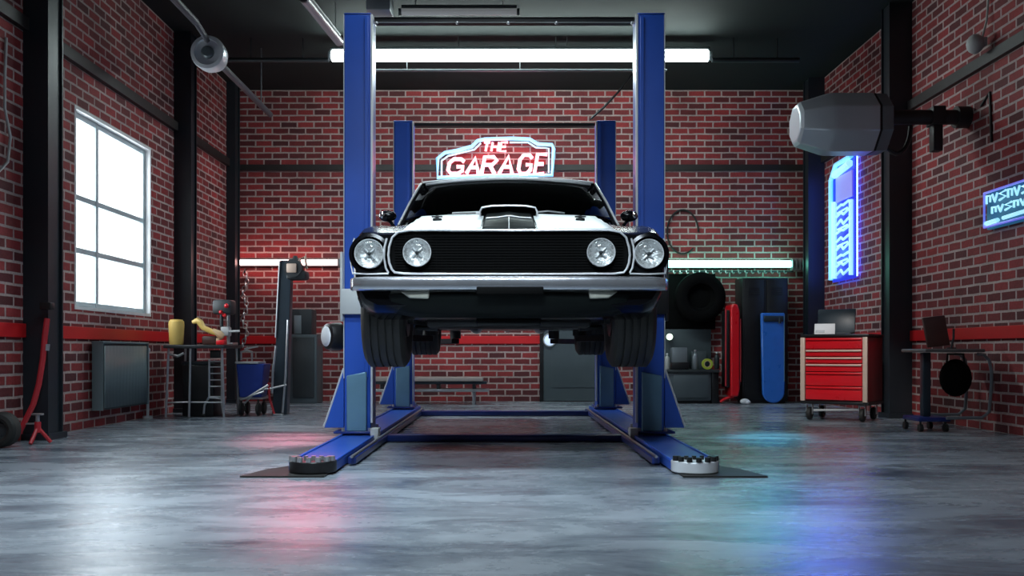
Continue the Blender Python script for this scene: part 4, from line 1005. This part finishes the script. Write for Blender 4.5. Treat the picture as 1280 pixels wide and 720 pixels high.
# black machine cabinet
Ym = 12.45
mc = thing('machine_cabinet', 'black floor cabinet with a narrow top unit behind the pillar drill', 'cabinet', (WX(380, Ym), Ym+.2, 0))
m = MB(); m.rbox((WX(362, Ym), Ym, .002), (WX(396, Ym), Ym+.42, .94), .012); obj('body', m, M['cabinet_grey'], mc)
m = MB(); m.rbox((WX(361, Ym), Ym+.08, .943), (WX(388, Ym), Ym+.4, WZ(386, Ym)), .01); obj('top_unit', m, M['dark_grey'], mc)
m = MB(); m.rbox((WX(366, Ym), Ym+.068, WZ(417, Ym)), (WX(375, Ym), Ym+.079, WZ(394, Ym)), .003); obj('display', m, M['grey_metal'], mc)
m = MB(); m.rbox((WX(366, Ym), Ym-.012, .08), (WX(393, Ym), Ym-.002, .90), .006); m.cyl((WX(371, Ym), Ym-.03, .86), (WX(371, Ym), Ym-.012, .86), .02, 12); obj('front_panel', m, M['dark_grey'], mc)

# low bench with planks
Yl = 12.2
lb = thing('low_bench', 'low steel bench carrying grey planks along the back wall under the car', 'bench', (-.9, Yl+.2, 0))
bx0, bx1 = -1.75, WX(611, Yl)
m = MB(); m.rbox((bx0, Yl, .17), (bx1, Yl+.42, .205), .005); obj('shelf', m, M['silver'], lb)
m = MB(); m.rbox((bx0, Yl+.02, .27), (bx1-.03, Yl+.42, .305), .005); obj('mid_board', m, M['slate'], lb)
m = MB(); m.rbox((bx0, Yl-.0, .31), (bx1-.08, Yl+.40, .36), .006); obj('top_plank', m, M['plank'], lb)
for x in (bx0+.1, -.9, bx1-.2): obj('spacer', MB().box((x-.02, Yl+.05, .206), (x+.02, Yl+.35, .268)), M['dark_grey'], lb)
for x in (bx0+.12, WX(592, Yl)):
    for y in (Yl+.04, Yl+.37):
        m = MB(); m.rbox((x-.018, y-.018, .002), (x+.018, y+.018, .169), .003); obj('leg', m, M['silver'], lb)
# signal lamp at the end of the red rail
Ys = YB-.04; m = MB(); xz = (WX(687, Ys), WZ(425, Ys))
sl = thing('wall_lamp', 'small glowing blue-white oval lamp at the end of the red rail', 'lamp', (xz[0], YB, xz[1]))
m.lathe([(.003, -.06), (.04, -.058), (.07, -.045), (.078, -.03), (.075, -.012)], (xz[0], YB-.01, xz[1]), 'y', 24); obj('lens', m, M['signal'], sl)
m = MB(); m.tube([(xz[0]+.085*math.cos(2*PI*i/20), YB-.06, xz[1]+.085*math.sin(2*PI*i/20)) for i in range(20)], .010, 6, closed=True)
m.rbox((xz[0]-.10, YB-.050, xz[1]-.07), (xz[0]-.09, YB-.028, xz[1]+.08), .002); obj('lamp_ring', m, M['grey_plate'], sl)

# ================================================================== RIGHT SIDE, BACK WALL
Yw = 12.45
wb = thing('workbench', 'grey workbench cabinet in shade behind the lift post with bottles on top', 'workbench', (WX(865, Yw), Yw+.25, 0))
wx0, wx1 = WX(826, Yw), WX(899, Yw)
m = MB(); m.rbox((wx0, Yw, .04), (WX(889, Yw), Yw+.5, .42), .01); obj('cabinet', m, M['cabinet_grey'], wb)
m = MB(); m.rbox((WX(890, Yw), Yw+.02, .002), (wx1, Yw+.5, .42), .006); obj('side_unit', m, M['black_steel'], wb)
m = MB(); m.box((wx0+.03, Yw+.04, .002), (WX(888, Yw), Yw+.48, .039)); obj('plinth', m, M['black_steel'], wb)
m = MB(); m.rbox((wx0-.02, Yw-.03, .421), (wx1, Yw+.52, .46), .005); obj('worktop', m, M['dark_grey'], wb)
m = MB(); m.rbox((wx0-.02, Yw+.49, .462), (wx1, Yw+.52, 1.02), .004); obj('backboard', m, M['cabinet_grey'], wb)
m = MB(); m.rbox((wx0-.02, Yw+.49, 1.022), (wx1+.06, Yw+.52, 1.80), .004); obj('upper_board', m, M['matt_black'], wb)
m = MB(); m.rbox((WX(842, Yw), Yw-.014, .08), (WX(886, Yw), Yw-.002, .39), .005); obj('door', m, M['cabinet_grey'], wb)
# things on the bench
def bottle(px, r, h, mt, capm, label, y=.15):
    x = WX(px, Yw+y); t_ = thing('bottle', label, 'bottle', (x, Yw+y, .46))
    m = MB(); m.lathe([(r*.9, .001), (r, .01), (r, h*.65), (r*.75, h*.78), (r*.35, h*.84), (r*.35, h*.92)], (x, Yw+y, .46), 'z', 16); obj('body', m, mt, t_)
    m = MB(); m.lathe([(r*.42, h*.921), (r*.42, h), (r*.3, h*1.01)], (x, Yw+y, .46), 'z', 12); obj('cap', m, capm, t_)
bottle(834, .035, .22, M['cable'], M['paper'], 'small pale bottle on the workbench by the lift post', .30)
bottle(869, .04, .27, M['grey_metal'], M['silver'], 'grey bottle between the two grey cartons on the workbench')
bottle(896, .035, .24, M['dark_grey'], M['paper'], 'dark bottle with white cap beside the lime tape roll', .36)
def carton(p0, p1, z0, z1, mt, label, y=.22):
    m = MB(); m.rbox((WX(p0, Yw), Yw+y, .461+z0), (WX(p1, Yw), Yw+y+.16, .461+z1), .006)
    tag(obj('carton', m, mt, None, origin=(WX((p0+p1)/2, Yw), Yw+y, .461+z0)), label, 'box')
carton(844, 863, 0, .30, M['grey_metal'], 'taller grey carton at the back of the workbench')
carton(870, 889, 0, .25, M['cabinet_grey'], 'slate carton behind the lime tape roll on the workbench', .30)
carton(840, 862, 0, .10, M['black_steel'], 'flat black box at the workbench front edge', .02)
x = WX(884, Yw+.1); z = .461+.075; tp = thing('tape_roll', 'lime green tape roll standing on the workbench', 'tape', (x, Yw+.1, .461))
m = MB(); m.lathe([(.048, -.02), (.074, -.02), (.074, .02), (.048, .02)], (x, Yw+.1, z), 'y', 28, closed=True); obj('tape', m, M['lime'], tp)
m = MB(); m.lathe([(.038, -.018), (.047, -.018), (.047, .018), (.038, .018)], (x, Yw+.1, z), 'y', 24, closed=True); obj('core', m, M['pale_wood'], tp)
x = WX(837, Yw+.4); z = WZ(421, Yw+.4); bl = thing('bench_lamp', 'small bright greenish lamp over the workbench by the blue post', 'lamp', (x, Yw+.4, z))
m = MB(); m.sphere((x, Yw+.40, z), .045, 14); obj('bulb', m, M['white_lamp'], bl)
m = MB(); m.tube([(x, Yw+.445, z), (x, Yw+.47, z+.02), (x, Yw+.487, z+.02)], .012, 8); m.lathe([(.02, .05), (.055, .03), (.06, .02)], (x, Yw+.40, z), 'y', 16); obj('lamp_arm', m, M['dark_grey'], bl)
# tyre hung on the wall
xt, zt_ = WX(874, YB-.15), WZ(372, YB-.15)
ht = thing('spare_wheel', 'black tyre hung on the back wall over the workbench', 'tyre', (xt, YB, zt_))
m = MB(); m.lathe([(.19, -.10), (.23, -.115), (.30, -.11), (.345, -.075), (.35, -.03), (.35, .03), (.345, .075), (.30, .11), (.23, .115), (.19, .10)], (xt, YB-.185, zt_), 'y', 40, closed=True); obj('tyre', m, M['matt_black'], ht)
m = MB(); m.lathe([(.02, -.03), (.15, -.02), (.185, -.085), (.188, .085)], (xt, YB-.185, zt_), 'y', 32); obj('rim', m, M['matt_black'], ht)
m = MB(); m.cyl((xt, YB-.16, zt_+.10), (xt, YB-.0635, zt_+.10), .05, 12); obj('wall_mount', m, M['black_steel'], ht)
# red creeper on end
Yx = 12.35
rc = thing('mechanic_creeper', 'red mechanic creeper board standing on end beside the workbench', 'creeper', (WX(916, Yx), Yx, 0))
ca, cb2 = WX(909, Yx), WX(925, Yx); zt2 = WZ(380, Yx)
m = MB(); m.prism([(ca+.05, .10), (cb2-.02, .10), (cb2, .20), (cb2, zt2-.1), (cb2-.03, zt2), (ca+.07, zt2), (ca+.05, zt2-.05)], Yx, Yx+.36, 'xz'); obj('board', m, M['red_paint'], rc, bevel=.02)
m = MB(); m.rbox((ca, Yx+.03, .22), (ca+.046, Yx+.33, zt2-.08), .015); obj('padding', m, M['black_steel'], rc)
m = MB(); m.tube([(ca-.012, Yx+.02, zt2-.06), (ca-.014, Yx+.02, .24)], .011, 8); m.tube([(cb2+.008, Yx-.004, zt2-.2), (cb2+.008, Yx-.004, .3)], .005, 6); obj('side_rail', m, M['red_dark'], rc)
m = MB(); m.tube([(cb2-.05, Yx+.15, .10), (ca, Yx+.15, .06), (ca-.06, Yx+.15, .02)], .02, 8); obj('foot', m, M['red_paint'], rc)
# black locker
Yo = 12.55
lk = thing('locker', 'tall black steel locker on the back wall between the red creeper and blue board', 'locker', (WX(955, Yo), Yo+.2, 0))
lx0, lx1, lz = WX(928, Yo), WX(985, Yo), WZ(347, Yo)
m = MB(); m.rbox((lx0, Yo, .03), (lx1, Yo+.40, lz), .01); m.box((lx0+.03, Yo+.03, .002), (lx1-.03, Yo+.38, .03)); obj('body', m, M['black_steel'], lk)
for k in range(2):
    a = lx0+.02+k*(lx1-lx0)/2; b = a+(lx1-lx0)/2-.04
    m = MB(); m.rbox((a, Yo-.016, .06), (b, Yo-.002, lz-.03), .004)
    for q in range(4): m.box((a+.06, Yo-.020, lz-.15-.03*q), (b-.06, Yo-.0165, lz-.14-.03*q))
    d_ = obj('door', m, M['black_steel'], lk)
    m = MB(); hx2 = b-.03 if k == 0 else a+.03; m.rbox((hx2-.01, Yo-.035, lz*.5-.06), (hx2+.01, Yo-.017, lz*.5+.06), .003); obj('handle', m, M['silver'], d_)
# blue board, rounded foot, standing against the locker
Yv2 = 12.40
bb = thing('creeper_board', 'bright blue board with rounded lower end leaning on the black locker', 'board', (WX(967, Yv2), Yv2, 0))
x0b, x1b = WX(952, Yv2), WX(982, Yv2); z1b = WZ(391, Yv2); wbb = x1b-x0b; rbb = wbb/2
poly = [(x0b, z1b), (x0b+.02, rbb+.06)] + [((x0b+x1b)/2+.01 - (rbb-.01)*math.cos(PI*i/12), rbb+.01 - rbb*math.sin(PI*i/12)) for i in range(1, 12)] + [(x1b, rbb+.06), (x1b, z1b)]
m = MB(); m.prism(poly, Yv2+.02, Yv2+.09, 'xz'); obj('board', m, M['blue_plastic'], bb, bevel=.018)
m = MB(); m.rbox((x0b+.03, Yv2+.0, z1b-.12), (x1b-.03, Yv2+.018, z1b-.04), .01); m.tube([(x1b-.08, Yv2+.005, z1b-.06), (x1b-.08, Yv2+.0, z1b-.14)], .018, 8); obj('clamp', m, M['slate'], bb)
m = MB(); m.tube([(x1b-.014, Yv2+.012, z1b-.03), (x1b-.014, Yv2+.012, .3)], .006, 6); obj('edge_strip', m, M['lift_pale'], bb)
# crumpled rag
m = MB(); m.sphere((WX(931, 12.3), 12.3, .04), .05, 12, (1.3, .8, .75)); m.sphere((WX(934, 12.3), 12.28, .03), .035, 10, (1.2, .9, .8))
tag(obj('rag', m, M['paper'], None, origin=(WX(931, 12.3), 12.3, .002)), 'small white crumpled rag on the floor by the red creeper', 'rag')
# wire loop on wall
m = MB(); cxw, czw = WX(853, YB), WZ(290, YB)
m.tube([(cxw+.22*math.cos(2*PI*i/30), YB-.02-.006*(i % 2), czw+.31*math.sin(2*PI*i/30)) for i in range(27)], .012, 6)
tag(obj('hanging_cable', m, M['rail_dark'], None, origin=(cxw, YB, czw)), 'dark cable coil on the back wall beside the lift post', 'cable')
# hose from rear crossbar up
m = MB(); m.tube([(WX(738, 10.4), 10.4, WZ(149, 10.4)), (WX(755, 10.5), 10.5, WZ(134, 10.5)), (WX(772, 10.5), 10.5, WZ(116, 10.5)), (WX(800, 10.45), 10.45, WZ(80, 10.45)), (WX(812, 10.45), 10.45, ZC-.002)], .014, 6)
tag(obj('lift_cable', m, M['black_steel'], None, origin=(WX(755, 10.5), 10.5, 3.3)), 'thin black cable rising from the rear black crossbar', 'cable')

# ------------------------------------------------------------------ red tool chest
A = Vector((3.06, 9.50, 0)); phi = math.radians(-38)
tc_ = thing('tool_chest', 'bright red drawer tool chest on casters by the dark pillar', 'tool chest', A, phi)
W_, D_ = .66, .50; z0, z1 = .20, .88
m = MB(); m.rbox((0, 0.004, z0), (W_, D_, z1-.03), .008); obj('body', m, M['deep_red'], tc_, local=True)
m = MB(); m.rbox((-.012, -.012, z1-.029), (W_+.012, D_+.012, z1), .008); obj('worktop', m, M['black_steel'], tc_, local=True)
m = MB(); m.rbox((-.01, -.008, z0-.03), (W_+.01, D_+.01, z0-.001), .006); obj('base_plate', m, M['black_steel'], tc_, local=True)
for x in (0.0, W_-.035):
    m = MB(); m.rbox((x-.008, -.03, z0), (x+.038, .002, z1-.032), .006); obj('corner_post', m, M['cream'], tc_, local=True)
zz = [z0+.012, z0+.155, z0+.30, z0+.385, z0+.455, z0+.53, z1-.035]
for i in range(6):
    a, b = zz[i]+.004, zz[i+1]-.004
    m = MB(); m.rbox((.045, -.022, a), (W_-.048, .003, b), .005); d_ = obj('drawer', m, M['red_paint'], tc_, local=True)
    m = MB(); m.rbox((.05, -.040, b-.022), (W_-.052, -.023, b-.004), .004)
    obj('handle', m, M['cream'] if i in (2, 3, 4) else M['red_paint'], d_, local=True)
for x in (.06, W_-.07):
    for y in (.06, D_-.07):
        m = MB(); m.lathe([(.015, -.022), (.058, -.02), (.066, -.008), (.066, .008), (.058, .02), (.015, .022)], (x, y, .068), 'x', 20); cs = obj('caster', m, M['black_rubber'], tc_, local=True)
        m = MB(); m.rbox((x-.034, y-.02, .06), (x-.026, y+.02, .168), .003); m.rbox((x+.026, y-.02, .06), (x+.034, y+.02, .168), .003); m.rbox((x-.034, y-.03, .155), (x+.034, y+.03, .169), .003); obj('caster_fork', m, M['silver'], cs, local=True)
m = MB(); m.tube([(.10, .06, .10), (W_-.1, .06, .125)], .012, 6); obj('axle_bar', m, M['grey_plate'], tc_, local=True)
# tilted dark panel (laptop) + white sheet
lp = thing('laptop', 'dark open laptop on top of the red tool chest', 'laptop', A + Vector((.36, .10, z1)), math.radians(-30))
m = MB(); m.rbox((-.19, -.10, .003), (.19, .13, .02), .005); obj('keyboard_base', m, M['dark_grey'], lp, local=True)
m = MB(); m.rbox((-.19, -.008, 0), (.19, .008, .26), .006, m=Matrix.Translation((0, .14, .022)) @ Matrix.Rotation(math.radians(-14), 4, 'X')); sc2 = obj('lid', m, M['slate'], lp, local=True)
pp = thing('paper_note', 'white paper sheet propped before the dark laptop', 'paper', A + Vector((.22, -.04, z1)), math.radians(-22))
m = MB(); m.rbox((-.10, -.003, .003), (.10, .003, .12), .001, m=Matrix.Rotation(math.radians(-22), 4, 'X')); obj('sheet', m, M['paper'], pp, local=True)
m = MB(); m.box((-.09, -.0065, .02), (.0, -.0045, .045), m=Matrix.Rotation(math.radians(-22), 4, 'X')); obj('printed_mark', m, M['grey_metal'], pp, local=True)

# ------------------------------------------------------------------ dark table at right
Yq = 7.95
rt = thing('side_table', 'dark pedestal table with a curved tube end by the brick wall', 'table', (3.95, Yq+.25, 0))
qx0, qx1 = WX(1157, Yq), XR-.10; zt3 = WZ(436, Yq)
m = MB(); m.rbox((qx0, Yq, zt3-.03), (qx1-.05, Yq+.5, zt3), .012); obj('tabletop', m, M['table_top'], rt)
for y in (Yq+.04, Yq+.46):
    m = MB(); m.tube([(qx1-.10, y, zt3-.045), (qx1-.05, y, zt3-.05), (qx1-.0, y, zt3-.10), (qx1+.02, y, zt3-.2), (qx1+.02, y, .42), (qx1-.0, y, .18), (qx1-.06, y, .13), (qx0+.2, y, .125)], .014, 8)
    obj('tube_frame', m, M['grey_metal'], rt)
m = MB(); m.rbox((qx0+.07, Yq+.2, .13), (qx0+.14, Yq+.27, zt3-.032), .008); obj('pedestal', m, M['slate'], rt)
m = MB(); m.rbox((qx0-.02, Yq+.08, .09), (qx0+.26, Yq+.42, .129), .01); obj('foot', m, M['lift_navy'], rt)
for x, y in ((qx0+.0, Yq+.10), (qx0+.22, Yq+.10), (qx0+.0, Yq+.40), (qx0+.22, Yq+.40)):
    m = MB(); m.cyl((x-.015, y, .036), (x+.015, y, .036), .034, 14); m.cyl((x, y, .07), (x, y, .09), .01, 8); obj('caster', m, M['black_rubber'], rt)
bg = thing('tool_bag', 'black tool bag hanging under the dark side table', 'bag', (qx1-.18, Yq+.25, .3))
m = MB(); m.sphere((qx1-.19, Yq+.25, .47), .14, 20, (1.0, .7, 1.2)); obj('body', m, M['matt_black'], bg)
m = MB(); m.tube([(qx1-.27, Yq+.25, .58), (qx1-.26, Yq+.25, zt3-.046), (qx1-.12, Yq+.25, zt3-.046), (qx1-.11, Yq+.25, .58)], .010, 8); obj('strap', m, M['black_rubber'], bg)
bd = MB(); ang = math.radians(9)
bd.rbox((-.12, -.015, 0), (.08, .015, .27), .008, m=Matrix.Translation((WX(1176, Yq+.2), Yq+.2, zt3+.024)) @ Matrix.Rotation(-.12, 4, 'Y') @ Matrix.Rotation(math.radians(-8), 4, 'X'))
rbk = obj('panel', bd, M['maroon'], None, origin=(WX(1176, Yq+.2), Yq+.2, zt3)); rbk.name = 'display_board'
tag(rbk, 'dark maroon board standing tilted on the side table', 'board')
m = MB(); bx_ = WX(1192, Yq+.28); m.tube([(bx_-.02, Yq+.28, zt3+.012), (bx_, Yq+.28, zt3+.10), (bx_+.0, Yq+.28, zt3+.18)], .010, 6); m.cyl((bx_-.02, Yq+.28, zt3+.002), (bx_-.02, Yq+.28, zt3+.012), .04, 14)
tag(obj('desk_stand', m, M['dark_grey'], None, origin=(bx_, Yq+.28, zt3)), 'thin upright stand behind the maroon board on the side table', 'stand')

# ================================================================== LIGHTS
def area(name, loc, size, power, col, rot=(0, 0, 0), spread=None):
    l = bpy.data.lights.new(name, 'AREA'); l.shape = 'RECTANGLE'; l.size, l.size_y = size; l.energy = power; l.color = col
    if spread: l.spread = spread
    o = bpy.data.objects.new(name, l); C.objects.link(o); o.location = loc; o.rotation_euler = rot; return o
area('window_daylight', (XL-.9, 9.3, 2.2), (2.6, 3.6), 270, (0.90, 0.96, 1.0), (0, math.radians(-90), 0))
area('added_fill_front', (-1.3, 4.2, ZC-.1), (1.8, .5), 100, (0.76, 0.91, 1.0), spread=math.radians(110))  # overhead fill added for floor and hood, no fixture there
area('added_fill_middle', (-.3, 6.3, ZC-.14), (1.6, .4), 28, (0.80, 0.92, 1.0))  # weaker fill added over the lift, no fixture there
o_l = area('added_fill_car', (-.3, 1.2, ZC-.15), (1.6, .5), 34, (0.74, 0.88, 1.0), spread=math.radians(62))  # fill added to brighten the car's nose and headlights, no fixture
o_l.rotation_euler = (Vector((0, 5.4, 1.0))-o_l.location).to_track_quat('-Z', 'Y').to_euler()
area('strip_light_lamp', ((xa_s+xb_s)/2, 10.70, zt_s-.2), (4.2, .12), 75, (0.80, 0.95, 1.0))
def spot(name, loc, to, power, col, size, blend=.6, r_=.12):
    l = bpy.data.lights.new(name, 'SPOT'); l.energy = power; l.color = col; l.spot_size = math.radians(size); l.spot_blend = blend; l.shadow_soft_size = r_
    o = bpy.data.objects.new(name, l); C.objects.link(o); o.location = loc; o.rotation_euler = (Vector(to)-Vector(loc)).to_track_quat('-Z', 'Y').to_euler(); return o
spot('added_spot_pink', (-2.70, 12.6, 3.9), (-1.80, 7.4, 0), 1100, (1.0, .16, .28), 9, 1.0, .05)  # both pink spots are added, without fixtures, to streak the floor pink
spot('added_spot_pink', (-2.72, 12.6, 3.9), (-1.08, 4.5, 0), 260, (1.0, .16, .28), 8, 1.0, .05)
spot('added_spot_cyan', (3.5, 12.5, 3.9), (2.15, 7.5, 0), 700, (.06, .62, 1.0), 9, 1.0, .05)  # cyan pair likewise added for the floor streak, no fixtures
spot('added_spot_cyan', (3.5, 12.5, 3.9), (1.25, 4.6, 0), 130, (.06, .62, 1.0), 9, 1.0, .05)
spot('added_spot_blue', (3.9, 11.4, 3.2), (1.0, 3.6, 0), 120, (.08, .18, 1.0), 12, 1.0, .05)  # added to tint the near floor blue, no fixture on the wall
spot('added_spot_floor', (-.2, 3.6, ZC-.2), (-.05, 3.5, 0), 80, (1.0, 1.0, .78), 24, .9)  # added to make a pale yellow pool on the floor, no fixture
spot('added_spot_chest', (1.2, 5.0, ZC-.15), (3.3, 9.2, .5), 640, (1.0, .96, .92), 17)  # added to brighten the red tool chest, no fixture overhead

# world: pale overcast sky beyond the window
w = bpy.data.worlds.new('overcast'); SC.world = w; w.use_nodes = True
w.node_tree.nodes['Background'].inputs[0].default_value = (0.9, 0.95, 1.0, 1); w.node_tree.nodes['Background'].inputs[1].default_value = 3.0

# ================================================================== CAMERA
cam = bpy.data.cameras.new('camera'); co = bpy.data.objects.new('camera', cam); C.objects.link(co)
co.location = (0, 0, CH); co.rotation_euler = (PI/2, 0, 0)
cam.sensor_width = 36; cam.lens = F*36/1280; cam.shift_x = (640-CX)/1280; cam.shift_y = (CY-360)/1280
cam.clip_end = 60
SC.camera = co
vs3 = SC.view_settings
vs3.view_transform = 'Standard'; vs3.look = 'None'; vs3.gamma = 1.0; vs3.exposure = 0.0; vs3.use_curve_mapping = False
